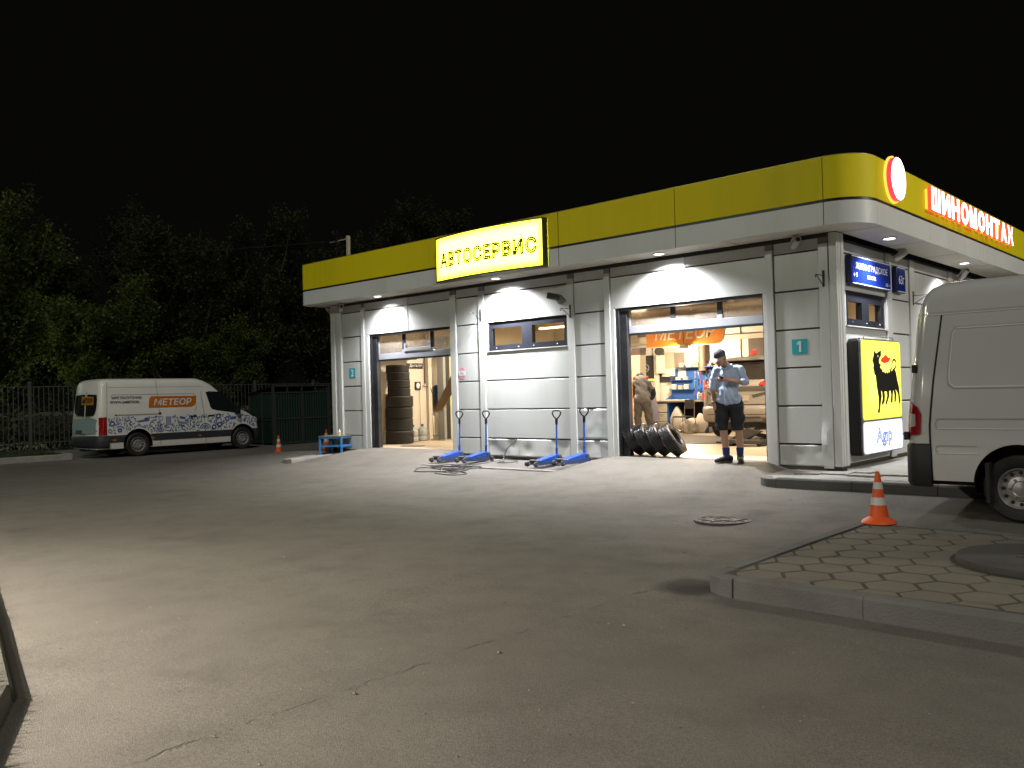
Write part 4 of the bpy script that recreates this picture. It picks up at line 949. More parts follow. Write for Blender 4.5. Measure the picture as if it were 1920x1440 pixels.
CR = M('crease_shade_silver',(.45,.45,.44),.35,coat=.4); CRL = M('crease_highlight',(.80,.80,.79),.3,coat=.4)  # creases' shaded and lit edges painted as paired dark and pale ribbons
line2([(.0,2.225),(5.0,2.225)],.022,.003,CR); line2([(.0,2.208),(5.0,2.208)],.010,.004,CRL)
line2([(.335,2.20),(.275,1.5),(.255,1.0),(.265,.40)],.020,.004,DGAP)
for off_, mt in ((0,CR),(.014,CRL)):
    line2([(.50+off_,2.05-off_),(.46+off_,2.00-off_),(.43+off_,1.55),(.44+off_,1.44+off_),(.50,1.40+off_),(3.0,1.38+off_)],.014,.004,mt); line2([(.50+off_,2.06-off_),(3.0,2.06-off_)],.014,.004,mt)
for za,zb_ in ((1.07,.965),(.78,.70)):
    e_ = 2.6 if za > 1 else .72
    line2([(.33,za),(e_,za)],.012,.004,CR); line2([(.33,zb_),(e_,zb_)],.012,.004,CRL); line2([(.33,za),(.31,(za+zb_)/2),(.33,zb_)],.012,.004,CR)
patch2([(.0,1.27),(.12,1.20),(.165,1.12),(.165,.90),(.0,.88)],.012,RED,'tail_light')
patch2([(.0,1.14),(.10,1.12),(.11,.99),(.0,.97)],.016,M('lens_clear',(.55,.5,.48),.2,coat=.5),'lamp_lens')
MB().obox((.82,-.93,.40),(.04,.16,.42)).mapv(lambda x,y,z: (x-.02*math.sin((z-.2)*7),y,z)).build('mud_flap', RUBBER, T2, bevel=.006)
for z in (1.62,.88): MB().obox((.10 if z>1 else -.005,-.90,z),(.06,.05,.09)).build('hinge', BLACK, T2, bevel=.01)
patch2([(3.4,2.1),(3.9,2.1),(4.55,1.42),(3.45,1.42)],.006,M('van_glass'),'side_window')
MB().obox((1.42,-.985,1.02),(.20,.03,.05)).build('door_handle', BLACK, T2, bevel=.01)

# ================================================================== YARD THINGS
def cone(loc, label, rz=0):
    t = thing('traffic_cone', label, 'traffic cone', loc, rz, 'orange traffic cones')
    MB().lathe([(.165,0),(.17,.008),(.155,.03),(.115,.055),(.095,.07)],28).build('base', ORANGE, t)
    r = lambda z: .095-(z-.07)*.168
    for i,(a,b) in enumerate(((.07,.185),(.187,.265),(.267,.345),(.347,.415),(.417,.52))):
        mt = ORANGE if i % 2 == 0 else CWHITE; e = .0 if i % 2 == 0 else .002
        MB().lathe([(r(a)+e,a),(r(b)+e,b)]+([(r(b)*.6,b+.004)] if i == 4 else []),24,caps=i==4).build('cone_band', mt, t)
cone((-3.17,8.94,.148),'traffic cone on the paved island beside the silver van'); cone((-21.8,13.9,.02),'traffic cone standing before the green bin shelter',.5); cone((-19.55,13.95,gz(-19.5,13.9)),'traffic cone partly hidden behind the blue trolley table',.9)
# trolley table
tz = gz(-17.2,12.3)
t = thing('trolley_table', 'low blue steel trolley table with worn top at the left corner', 'table', (-17.55,12.52,tz), R(18))
for x in (0,.62):
    for y in (-.25,.25): MB().box(x-.022,x+.022,y-.022,y+.022,0,.44).build('leg', TROLB, t, bevel=.004)
for y in (-.25,.25):
    for z in (.20,.40): MB().box(.024,.596,y-.018,y+.018,z,z+.035).build('rail', TROLB, t)
for x in (0,.62):
    for z in (.20,.40): MB().box(x-.018,x+.018,-.226,.226,z,z+.035).build('rail', TROLB, t)
for y in (-.12,.0,.12): MB().box(.02,.60,y-.025,y+.025,.236,.248).build('shelf_bar', TROLB, t)
MB().box(-.03,.65,-.28,.28,.442,.462).build('table_top', M('worn_board',(.17,.16,.11),.8,0,.25,9,dirt=.4), t, bevel=.004)
t = thing('spray_bottle', 'white spray bottle on the blue trolley table', 'bottle', (-17.12,12.60,tz+.463))
MB().lathe([(.035,0),(.037,.01),(.036,.10),(.022,.125),(.014,.14)],16).build('bottle', M('bottle_white',(.62,.62,.58),.4), t); MB().box(-.02,.02,-.012,.012,.14,.165).box(-.045,-.02,-.008,.008,.15,.165).build('trigger', M('bottle_white'), t); MB().lathe([(.0375,.03),(.0375,.08)],16,caps=False).build('label_band', M('label_yellow',(.6,.5,.12),.5), t)
tag(MB().lathe([(.14,0),(.15,.05),(.15,.16),(.13,.20),(.02,.21)],16,c=(-18.0,12.98,tz)).build('spare_weight', RUBBER), 'dark rounded block under the blue trolley table', 'block')
# trolley jacks
def jack():
    t = thing('trolley_jack','jack','jack')
    for s in (-1,1):
        MB().prism([(-.72,.03),(-.70,.085),(-.45,.095),(-.10,.135),(.0,.13),(.02,.05),(-.10,.035)],'x',s*.135-.006,s*.135+.006).build('side_plate', DSTEEL if False else M('jack_plate',(.03,.05,.13),.5,0,.3,9,dirt=.4,dcol=(.06,.055,.05)), t)
        MB().lathe([(.045,-.02),(.048,-.015),(.048,.015),(.045,.02)],16,rot('Y',90),(s*.115,-.66,.048)).build('wheel', IRON, t)
        MB().lathe([(.035,-.014),(.037,0),(.035,.014)],14,rot('Y',90),(s*.15,.01,.037)).build('caster', IRON, t)
        MB().obox((s*.15,.01,.095),(.05,.07,.05)).build('caster_fork', IRON, t, bevel=.006)
    MB().lathe([(.012,-.15),(.012,.15)],8,rot('Y',90),(0,-.66,.048)).build('axle', STEEL, t)
    MB().prism([(-.52,.085),(-.50,.12),(-.10,.205),(.0,.205),(.02,.11),(-.12,.09)],'x',-.085,.085).build('lift_cover', BLUE, t, bevel=.008)
    MB().prism([(-.66,.06),(-.66,.10),(-.50,.115),(-.30,.10),(-.30,.06)],'x',-.04,.04).build('lift_arm', IRON, t, bevel=.006)
    MB().lathe([(.06,.10),(.065,.12),(.05,.135),(.03,.13)],18,c=(0,-.64,0)).build('saddle', IRON, t)
    MB().lathe([(.035,-.11),(.035,.11)],12,rot('Y',90),(0,-.03,.16)).build('handle_socket', IRON, t)
    MB().lathe([(.024,.14),(.024,.34)],12,c=(0,-.02,0)).build('handle_sleeve', BLUE, t)
    MB().lathe([(.034,.325),(.034,.34)],12,c=(0,-.02,0)).build('clamp', STEEL, t)
    MB().lathe([(.017,.33),(.017,.80)],12,c=(0,-.02,0)).build('handle', BLUE, t)
    MB().lathe([(.024,.76),(.027,.84),(.024,.87)],12,c=(0,-.02,0)).build('grip_neck', BLACK, t)
    gp = [(0,.86),(-.065,.905),(-.108,.955),(-.108,.992),(-.075,1.015),(0,1.022),(.075,1.015),(.108,.992),(.108,.955),(.065,.905)]
    MB().tube([(x,-.02,z) for x,z in gp],.0135,8,closed=True).build('grip', BLACK, t)
    return t
jk = jack(); kids(jk)
for i,(x,y,rz,lab) in enumerate(((-12.87,12.50,-12,'blue trolley jack next to the left door jamb'),(-12.15,12.55,-16,'blue trolley jack behind the coiled cable'),(-10.27,12.50,-14,'blue trolley jack below the right end of the window panel'),(-9.62,12.50,-16,'blue trolley jack closest to the right door'))):
    o = jk if i == 0 else dup(jk)
    o.location = (x,y,gz(x,y-.3)+.002); o.rotation_euler = (R(-1.5),0,R(rz+8)); o['label'] = lab; o['group'] = 'trolley jacks along the wall'
jk.name = 'trolley_jack'
# cable
rc_ = random.Random(8); pts = [(-11.55,Y0-.02,.66),(-11.56,Y0-.08,.62),(-11.68,Y0-.18,.48),(-11.74,Y0-.22,.34),(-11.70,Y0-.30,.25)]
def gp_(x,y,e=.012): return (x,y,gz(x,y)+e)
for k in range(10): a = k*.7; pts.append(gp_(-11.45+.22*math.cos(a+2.6),12.40+.16*math.sin(a+2.6),.014+.004*k))
pts += [gp_(-11.9,12.1),gp_(-12.1,11.9)]
for k in range(46):
    a = k*.62; rr_ = .34+.10*math.sin(k*1.7); cx = -12.0+.28*math.sin(k*.21); cy = 11.35+.22*math.cos(k*.33); pts.append(gp_(cx+rr_*1.15*math.cos(a),cy+rr_*.8*math.sin(a),.012+.003*(k%9)))
pts += [gp_(-11.4,11.1),gp_(-11.1,10.9),gp_(-11.3,10.72),gp_(-11.8,10.8)]
def smooth_path(p, n=4):
    P_ = [Vector(q) for q in p]; out = []
    for i in range(len(P_)-1):
        a,b,c,d = P_[max(0,i-1)],P_[i],P_[i+1],P_[min(len(P_)-1,i+2)]
        for k in range(n):
            t_ = k/n; out.append(.5*((2*b)+(-a+c)*t_+(2*a-5*b+4*c-d)*t_*t_+(-a+3*b-3*c+d)*t_**3))
    return out+[P_[-1]]
tag(MB().tube(smooth_path(pts),.0095,6).build('cable', M('cable_grey',(.05,.05,.05),.5)), 'black air hose coiled on the ground before the wall', 'cable')
# ------------------------------------------------------------------ fence, bin shelter, wire
FEN = M('fence_grey',(.075,.075,.07),.55,.2,.2,6,dirt=.3)
t = thing('fence', 'grey vertical bar fence along the back of the yard', 'fence', (-29.0,0,.145))
y = 3.0; k = 0
while y < 21.0:
    MB().box(-.011,.011,y-.011,y+.011,.16,2.05).build('picket', FEN, t); y += .1455
for y in (4.52,7.12,9.72,12.32,14.92,17.52,20.12): MB().box(-.045,.045,y-.045,y+.045,0,2.19).build('fence_post', FEN, t, bevel=.006)
for z in (.28,2.02): MB().box(-.034,-.014,2.95,21.0,z,z+.03).build('fence_rail', FEN, t)
GRN = M('shed_green',(.008,.024,.016),.5,.1,.2,4); GRF = M('shed_frame',(.05,.056,.05),.5,.2,.2,6)
t = thing('bin_shelter', 'dark green corrugated bin shelter with double gate behind the van', 'shed', (-26.2,16.55,0))
def corr(u0,u1,z0,z1,axis,pos,name):
    mb = MB(); n_ = int((u1-u0)/.05)
    for i in range(n_+1):
        u = u0+(u1-u0)*i/n_; d = .012*(1 if i % 2 else -1)
        p = (pos+d,u) if axis == 'y' else (u,pos+d); mb.v += [(*p,z0),(*p,z1)]
    for i in range(n_): mb.f.append((2*i,2*i+2,2*i+3,2*i+1))
    o = mb.build(name, GRN, t, smooth=0); s_ = o.modifiers.new('s','SOLIDIFY'); s_.thickness = .004; return o
for y0,y1 in ((.06,1.10),(1.18,2.24)):
    corr(y0,y1,.06,.88,'y',0,'gate_panel'); corr(y0,y1,.94,1.80,'y',0,'gate_panel')
    for z in (.03,.885,1.80): MB().box(-.02,.03,y0-.02,y1+.02,z,z+.05).build('gate_rail', GRF, t)
    for y in (y0-.03,y1-.01): MB().box(-.02,.03,y,y+.04,.03,1.85).build('gate_stile', GRF, t)
for y in (-.02,2.29): MB().box(-.05,.04,y-.035,y+.035,0,2.06).build('post', GRF, t)
for y in (.55,1.14,1.72): MB().box(-.02,.02,y-.02,y+.02,1.85,2.03).build('post', GRF, t)
MB().box(-.03,.035,-.05,2.32,2.03,2.08).build('top_rail', GRF, t)
corr(-1.50,-.05,.06,.85,'x',0,'side_panel'); corr(-1.50,-.05,.93,1.80,'x',0,'side_panel')
for x in (-1.52,-.75): MB().box(x-.02,x+.02,-.03,.02,0,1.85).build('post', GRF, t)
for z in (.86,1.81): MB().box(-1.52,-.04,-.03,.02,z,z+.045).build('side_rail', GRF, t)
MB().prism([(-1.62,1.78),(-.05,2.02),(-.05,2.045),(-1.62,1.805)],'y',-.08,2.35).build('roof_sheet', BLACK, t)
MB().box(-1.55,-1.50,0,2.3,0,1.78).box(-1.5,-.05,2.27,2.30,.05,1.8).build('back_panel', GRN, t)
wp = [Vector((-17.55,13.03,5.48)).lerp(Vector((-60,2,11.5)),i/24) - Vector((0,0,2.2*4*(i/24)*(1-i/24)*.5)) for i in range(25)]
tag(MB().tube(wp,.012,5).build('overhead_wire', BLACK), 'thin overhead wire running left from the roof mast', 'wire')

# ================================================================== GARAGE INTERIOR
FZ = .381
def batten(x, y, z, rz, label, power, col=(1,.84,.63), L=1.25):
    t = thing('batten_light', label, 'lamp', (x,y,z), rz, 'fluorescent batten lamps inside the garage')
    MB().box(-L/2,L/2,-.06,.06,0,.05).build('housing', M('batten_white',(.6,.55,.45),.5), t)
    for s in (-.03,.03): MB().tube([(-L/2+.03,s,-.02),(L/2-.03,s,-.02)],.014,8).build('tube', glow('tube_glow',(1,.78,.48),6), t)
    ld = bpy.data.lights.new('batten_bulb','AREA'); ld.shape = 'RECTANGLE'; ld.size = L; ld.size_y = .12; ld.energy = power; ld.color = col
    lo = bpy.data.objects.new('batten_bulb', ld); COL.objects.link(lo); lo.parent = t; lo.location = (0,0,-.05)
batten(-15.2,15.2,3.40,0,'batten lamp inside above the left bay',200); batten(-15.2,18.6,3.40,0,'batten lamp at the back of the left bay',110)
batten(-11.4,16.4,3.40,0,'batten lamp inside behind the middle window',200); batten(-7.6,15.0,3.40,0,'batten lamp inside above the raised car',250); batten(-7.4,18.4,3.40,0,'batten lamp over the front of the raised car',120)
# bare flood lamp over the bench
t = thing('work_lamp', 'glaring work lamp hanging above the workbench', 'lamp', (-11.95,19.9,2.62))
MB().lathe([(.02,.16),(.10,.10),(.13,.0)],20,caps=False).build('shade', M('shade_tin',(.5,.45,.35),.4,.4), t); MB().ell((0,0,.02),(.06,.06,.07)).build('bulb', glow('bulb_glow',(1,.86,.6),60), t); MB().tube([(0,0,.16),(0,0,.98)],.008,6).build('cord', BLACK, t)
ld = bpy.data.lights.new('work_bulb','POINT'); ld.energy = 330; ld.color = (1,.86,.64); ld.shadow_soft_size = .07
lo = bpy.data.objects.new('work_bulb', ld); COL.objects.link(lo); lo.parent = t; lo.location = (0,0,-.09)

# tyres -------------------------------------------------------------
def tyre_mesh(r, w_, grooves=4, name='tyre', blocks=0):
    h = w_/2; pr = [(r*.60,-h*.72),(r*.66,-h*.95),(r*.80,-h),(r*.93,-h*.97),(r*.985,-h*.86)]
    tw = 2*h*.84; n_ = grooves; seg = tw/(n_+1)
    for i in range(n_+1):
        z0 = -h*.84+seg*i
        pr += [(r,z0+.004),(r,z0+seg-.012)]
        if i < n_: pr += [(r-.010,z0+seg-.010),(r-.010,z0+seg+.002)]
    pr += [(r*.985,h*.86),(r*.93,h*.97),(r*.80,h),(r*.66,h*.95),(r*.60,h*.72),(r*.62,h*.4),(r*.62,-h*.4),(r*.60,-h*.72)]
    mb = MB().lathe(pr,56,caps=False)
    if blocks:
        for k in range(blocks):
            a = 2*math.pi*k/blocks
            for j in range(4):
                zc = -h*.66+j*h*.44; an = a+(.5 if j % 2 else 0)*2*math.pi/blocks
                mb.obox((r*math.cos(an)*1.004,r*math.sin(an)*1.004,zc),(.016,.030,h*.34),Matrix.Rotation(an,3,'Z') @ rot('X',18 if j % 2 else -18))
    return mb.mesh(name,35)
spec = [(.355,.330),(.350,.320),(.352,.283),(.352,.284),(.292,.200),(.290,.208),(.296,.200),(.292,.190)]
zc = FZ; rt = random.Random(4)
names = ['bottom tyre of the tall stack in the left bay','second tyre from the bottom of the stack','third tyre from the bottom of the stack','fourth tyre from the bottom, topmost of the wide ones','fifth tyre up, lowest of the narrow ones in the stack','third tyre from the top of the stack','second tyre from the top with chalk marks','topmost tyre of the tall stack in the left bay']
DUSTY = M('dusty_rubber',(.016,.0152,.0142),.75,0,.25,10,dirt=.4,dcol=(.034,.031,.028),ds=4,bump=.2,bs=60)
for i,(r,h) in enumerate(spec):
    me = tyre_mesh(r,h*1.0); me.materials.append(DUSTY); o = link('tyre', me)
    dx = {0:.0,1:-.03,2:.0,3:-.01,4:.0,5:.02,6:-.02,7:-.10}[i]
    o.location = (-16.80+dx+rt.uniform(-.015,.015),14.22-dx*.6,zc+h/2); o.rotation_euler = (0,0,rt.uniform(0,6)); zc += h*.985
    tag(o, names[i], 'tyre', 'tyres stacked in the left bay')
me = tyre_mesh(.292,.205,3,'tyre',44); me.materials.append(RUBBERW)
for i,(x,y,lab) in enumerate(((-8.83,13.14,'wet winter tyre leaning at the left of the row'),(-8.56,13.12,'second wet winter tyre of the leaning row'),(-8.29,13.10,'third wet winter tyre of the leaning row'),(-8.01,13.08,'wet winter tyre at the right end of the leaning row'))):
    o = link('tyre', me); tl = R(-33); 
    m_ = Matrix.Rotation(R(17),3,'Z') @ Matrix.Rotation(tl,3,'Y') @ Matrix.Rotation(R(90),3,'Y') @ Matrix.Rotation(R(i*23),3,'Z')
    low = .292*math.cos(R(33))+.1025*math.sin(R(33))
    o.matrix_world = Matrix.Translation((x-.12,y,FZ+low-.004)) @ m_.to_4x4()
    tag(o, lab, 'tyre', 'winter tyres leaning in the doorway')
# left bay ------------------------------------------------------------
tag(MB().obox((-17.0,13.62,1.02),(.03,.62,1.28),Matrix.Rotation(R(6),3,'Y') @ rot('X',-4)).build('leaning_board', M('board_cream',(.42,.36,.26),.7)), 'pale board leaning on the wall left of the tyre stack', 'board')
tag(MB().obox((-17.12,13.30,.86),(.02,.45,.96),Matrix.Rotation(R(5),3,'Y')).build('leaning_board', M('board_tan',(.36,.27,.15),.7)), 'tan board standing behind the pale leaning board', 'board')
LIFT = M('lift_grey',(.22,.22,.205),.5,.1,.1,6,dirt=.3)
t = thing('lift_column', 'grey two post lift column with black slot in the left bay', 'lift', (-16.9,15.88,FZ))
MB().box(-.12,.12,-.13,-.04,0,2.75).box(-.12,-.08,-.04,.10,0,2.75).build('column', LIFT, t, bevel=.006); MB().box(-.075,.12,-.035,.10,0,2.75).build('slot', BLACK, t); MB().box(-.28,.28,-.28,.28,0,.02).build('base_plate', LIFT, t); MB().box(-.02,.12,.105,.15,.02,2.75).build('column_edge', M('edge_yellow',(.45,.42,.2),.5), t)
t = thing('cardboard_sheet', 'brown ribbed cardboard sheet propped against the lift column', 'cardboard', (-15.25,14.25,FZ+.80))
MB().prism([(-.30,0),(.0,.02),(.62,.72),(.64,1.05),(.50,1.08),(.28,.75)],'y',-.012,.012).build('sheet', M('cardboard',(.22,.14,.075),.8,0,.15,14,streak=True), t)
t = thing('radiator', 'white sectional radiator on the left bay wall', 'radiator', (-17.36,15.80,FZ+.12))
for i in range(10): MB().box(.0,.09,i*.082,i*.082+.070,0,.52).build('section', M('radiator_white',(.66,.58,.46),.4), t, bevel=.012)
MB().tube([(.04,-.06,.46),(.04,.9,.46)],.014,8).tube([(.04,-.06,.05),(.04,.9,.05)],.014,8).build('pipe', M('radiator_white'), t)
for (x,y,lab) in ((-17.22,15.36,'clear water bottle with blue cap beside the radiator'),(-17.02,14.86,'clear water bottle half hidden behind the tyre stack')):
    t = thing('water_bottle', lab, 'bottle', (x,y,FZ), 0, 'large water bottles')
    MB().lathe([(.12,0),(.135,.02),(.135,.12),(.128,.13),(.135,.14),(.135,.27),(.10,.33),(.035,.37),(.03,.40)],22).build('bottle', M('bottle_clear',(.62,.66,.66),.12,0,.05,3,trans=.6,rvar=0), t)
    MB().lathe([(.036,.395),(.036,.44),(.02,.445)],16).build('cap', M('cap_blue',(.02,.06,.28),.4), t)
tag(MB().box(-17.40,-17.28,16.60,17.0,.62,1.12).build('red_canister', M('canister_red',(.45,.02,.015),.4), bevel=.05), 'red plastic canister right of the radiator', 'canister')
t = thing('wall_notice', 'small dark notice with pale letters beside the tyre stack', 'sign', (-17.405,15.32,2.30))
MB().box(.0,.012,-.30,.26,0,.14).build('plate', M('notice_dark',(.03,.018,.03),.5), t); a = fit(text3('ДАТЕЛЯ',.1,.002),.42,.075); a.mapv(lambda x,y,z: (.015,-.0+x,.07+y)).build('lettering', WTP, t, smooth=0)
t = thing('hook_frame', 'dark framed white oval tag holder on the wall', 'frame', (-17.405,15.38,1.73))
MB().box(0,.03,-.10,.10,0,.22).build('frame', MATS['notice_dark'], t, bevel=.008); MB().lathe([(.062,0),(.062,.006)],18,Matrix.Diagonal((1,1,1.25)).to_3x3() @ rot('Y',90),(.031,0,.115)).build('tag', WTP, t)
t = thing('conduit_pipe', 'brown pipe with hanging hose on the left bay wall', 'pipe', (-17.36,15.62,FZ))
MB().tube([(0,0,3.1),(0,0,1.52)],.018,8).build('pipe', M('pipe_brown',(.13,.08,.05),.5), t); MB().tube([(0,-.10,1.46),(0,0,1.44),(.05,.12,1.42),(.1,.24,1.15),(.15,.32,.75),(.2,.45,.35),(.2,.5,.0)],.011,7).build('hose', BLACK, t); MB().tube([(0,-.2,1.44),(0,-.2,.1)],.006,6).build('cord', M('pipe_brown'), t)
t = thing('wall_poster', 'yellow and cream notice poster beside the lift column', 'poster', (-17.295,16.30,1.62))
MB().box(-.105,-.095,.0,.62,0,.92).build('sheet', M('poster_cream',(.48,.44,.33),.6), t); MB().box(-.094,-.092,.0,.62,.62,.92).build('yellow_band', M('poster_yellow',(.52,.40,.06),.6), t)
for z,wd_,cl in ((.50,.4,'r'),(.40,.5,'b'),(.34,.46,'b'),(.28,.4,'b')): MB().box(-.094,-.091,.08,.08+wd_,z,z+.035).build('text_line', M('poster_red',(.5,.06,.03),.6) if cl == 'r' else M('poster_blue',(.10,.12,.25),.6), t)
tag(MB().box(-17.40,-17.25,15.95,16.25,1.15,1.85).build('blue_rag', M('rag_blue',(.02,.06,.20),.8), bevel=.05), 'dark blue cloth hanging behind the cardboard sheet', 'cloth')
for (x,y,rz,sx,sy,lab) in ((-15.5,13.5,20,.55,.18,'flat dark mat on the floor near the left doorway'),(-14.0,14.3,5,.7,.3,'dark mat on the floor right of the left bay')):
    tag(MB().obox((x,y,FZ+.008),(sx,sy,.014),Matrix.Rotation(R(rz),3,'Z')).build('floor_mat', M('mat_dark',(.10,.08,.06),.8)), lab, 'mat')
t = thing('wall_shelf', 'dark brown wall shelf under the ceiling of the left bay', 'shelf', (-17.405,14.4,2.52))
MB().box(0,.38,-1.2,.65,0,.28).build('shelf_box', M('shelf_brown',(.07,.045,.03),.6), t)
t = thing('wall_shelf', 'brown overhead shelf with white boxes right of the lift column', 'shelf', (-17.295,16.2,2.60))
MB().box(-.1,.3,-.1,1.1,0,.05).build('board', M('shelf_brown'), t)
for y in (.05,.55): MB().box(-.08,.2,y,y+.4,.051,.2).build('box', WTP, t)
# right bay back wall ----------------------------------------------------
BB = M('bench_blue',(.02,.08,.27),.5,0,.15,6); BEIGE = M('drawer_beige',(.38,.33,.26),.5,0,.08,5)
t = thing('workbench', 'blue steel workbench with beige drawers and pegboard at the back', 'workbench', (-12.4,20.75,FZ))
MB().box(-.90,.86,-.42,.38,.83,.87).build('bench_top', M('bench_wood',(.16,.13,.10),.6,0,.2,8), t, bevel=.004)
MB().box(-.86,-.82,-.38,.36,0,.83).box(-.40,-.37,-.38,.36,0,.83).box(-.82,-.40,.30,.36,0,.83).build('pedestal', BB, t)
for i in range(3):
    d_ = MB().box(-.815,-.405,-.40,.30,.05+i*.255,.05+i*.255+.235).build('drawer', BEIGE, t, bevel=.004); MB().box(-.70,-.52,-.412,-.402,.05+i*.255+.20,.05+i*.255+.215).build('handle', BEIGE, d_)
MB().prism([(.74,0),(.82,0),(.80,.83),(.70,.83)],'y',-.36,-.30).build('leg', BB, t); MB().box(.74,.82,.28,.34,0,.83).build('leg', BB, t)
MB().box(-.37,.74,.34,.36,.30,.83).build('modesty_panel', BLACK, t)
MB().box(-.72,.86,.39,.42,.90,1.76).build('pegboard', BB, t)
MB().prism([(-.95,.87),(-.70,.87),(-.70,1.02)],'y',.33,.37).build('bracket', BB, t)
MB().box(-.40,.92,.16,.40,1.76,1.79).build('top_shelf', M('shelf_blue_dark',(.02,.04,.12),.5), t)
MB().box(-.72,-.02,.26,.39,1.42,1.44).box(-.72,.02,.26,.39,1.16,1.18).build('bin_shelf', BB, t)
rw = random.Random(21)
def small(name,label,cat,mb,mat,bev=0,grp=None): return tag(mb.build(name,mat,None,bevel=bev),label,cat,grp)
bx, by, bz = -12.4, 20.75, FZ
TOOLM = [M('tool_red',(.42,.03,.02),.4),M('tool_steel',(.36,.34,.30),.35,.7),M('tool_orange',(.45,.20,.06),.5),M('tool_black',(.02,.02,.02),.5),M('tool_green',(.12,.38,.05),.5)]
k = 0
for i in range(9):
    for j in range(3):
        x = bx+.06+i*.088; z = bz+1.66-j*.24+rw.uniform(-.03,.03); L_ = rw.uniform(.10,.20); m_ = rw.choice(TOOLM)
        o = MB(); a_ = rw.uniform(-.25,.25); o.tube([(x,by+.37,z),(x+a_*L_,by+.36,z-L_)],[.007,.012],6); o.lathe([(.018,-.01),(.018,.01)],8,rot('X',90),(x,by+.37,z))
        tag(o.build('hand_tool',m_), 'small hand tool hanging on the blue pegboard', 'tool', 'tools on the pegboard')
for i,(x,wd_,h_,c_) in enumerate(((-.30,.09,.12,(.55,.45,.32)),(-.20,.07,.05,(.05,.05,.05)),(-.06,.12,.09,(.60,.55,.4)),(.08,.10,.07,(.35,.4,.2)),(.20,.10,.13,(.5,.5,.12)),(.33,.11,.09,(.62,.58,.5)),(.44,.05,.17,(.35,.05,.03)),(.52,.06,.09,(.08,.1,.25)),(.62,.07,.10,(.3,.2,.1)),(.76,.05,.19,(.2,.12,.06)),(.86,.09,.08,(.4,.05,.03)))):
    cyl = i % 2; mm_ = M('shelf_item_%d'%i,c_,.5); o = MB()
    if cyl: o.lathe([(wd_*.5,0),(wd_*.5,h_*.75),(wd_*.25,h_*.85),(wd_*.25,h_),(.002,h_)],14,c=(bx+x,by+.28,bz+1.791))
    else: o.box(bx+x-wd_/2,bx+x+wd_/2,by+.2,by+.34,bz+1.791,bz+1.791+h_)
    small('can' if cyl else 'box', ['tan box','dark tin','cream carton','green tin','yellow carton','white tin','dark red carton','navy tin','brown carton','tall brown tin','red carton'][i]+' on the shelf above the pegboard', 'can' if cyl else 'box', o, mm_, .004, 'things on the bench shelf')
for i,(x,z,wd_,h_) in enumerate(((-.64,1.441,.10,.12),(-.45,1.441,.12,.08),(-.60,1.181,.10,.15),(-.38,1.181,.13,.11),(-.2,1.181,.10,.13),(-.22,1.441,.11,.09))):
    small('parts_box',['black','cream','white','tan','pale','beige'][i]+' parts box on the small shelf of the pegboard','box',MB().box(bx+x-wd_/2,bx+x+wd_/2,by+.27,by+.38,bz+z,bz+z+h_),M('parts_%d'%i,[(.05,.05,.05),(.55,.48,.36),(.6,.56,.48),(.4,.3,.2),(.6,.5,.38),(.5,.42,.3)][i],.6),.004,'parts boxes on the pegboard')
for i,(x,z,wd_,h_) in enumerate(((-.80,1.55,.42,.26),(-.36,1.50,.25,.28),(-.10,1.10,.05,.0))[:2]):
    small('paper_sheet',['large white paper sheet pinned left of the pegboard','white paper sheet pinned on the pegboard'][i],'paper',MB().box(bx+x-wd_/2,bx+x+wd_/2,by+.375,by+.384,bz+z,bz+z+h_),M('paper',(.66,.60,.48),.7),0)
small('document_tray','low pale document tray lying on the workbench','tray',MB().obox((bx-.28,by-.1,bz+.885),(.62,.3,.025),Matrix.Rotation(R(6),3,'Z')),M('paper'),.004)
small('white_bottle','white bottle standing on the workbench beside the vise','bottle',MB().lathe([(.04,0),(.042,.16),(.02,.19),(.02,.22),(.002,.22)],14,c=(bx+.34,by+.05,bz+.87)),WTP)
small('grey_toolbox','grey steel toolbox on the workbench','toolbox',MB().box(bx+.42,bx+.72,by-.15,by+.2,bz+.87,bz+1.06),M('toolbox_grey',(.16,.17,.18),.5),.01)
t = thing('bench_vise','red bench vise with steel screw on the workbench','vise',(bx+.78,by-.25,bz+.87))
MB().box(-.10,.10,-.10,.10,0,.06).build('base', M('vise_red',(.42,.03,.015),.4), t, bevel=.01); MB().box(-.14,.06,-.06,.06,.06,.20).box(.08,.16,-.07,.07,.04,.20).build('jaws', M('vise_red'), t, bevel=.012); MB().tube([(-.26,0,.11),(.2,0,.11)],.018,8).build('screw', STEEL, t); MB().tube([(-.25,-.10,.11),(-.25,.10,.11)],.008,6).build('handle', STEEL, t)
t = thing('red_press','red floor press behind the workbench vise','press',(-11.42,20.55,FZ))
MB().box(-.14,.16,-.12,.12,.95,1.25).build('head', M('vise_red'), t, bevel=.02); MB().box(-.05,.05,-.05,.05,0,.95).build('stand', M('vise_red'), t); MB().lathe([(.02,.0),(.05,.05),(.02,.28),(.001,.30)],12,c=(-.3,0,1.12)).build('funnel', M('vise_red'), t)
small('green_pouch','bright green pouch hanging beside the pegboard','pouch',MB().prism([(-.06,0),(.06,.02),(.09,.16),(.02,.22),(-.04,.15)],'y',0,.06),M('pouch_green',(.20,.50,.06),.6),.02).location = (-11.62,20.95,2.0)
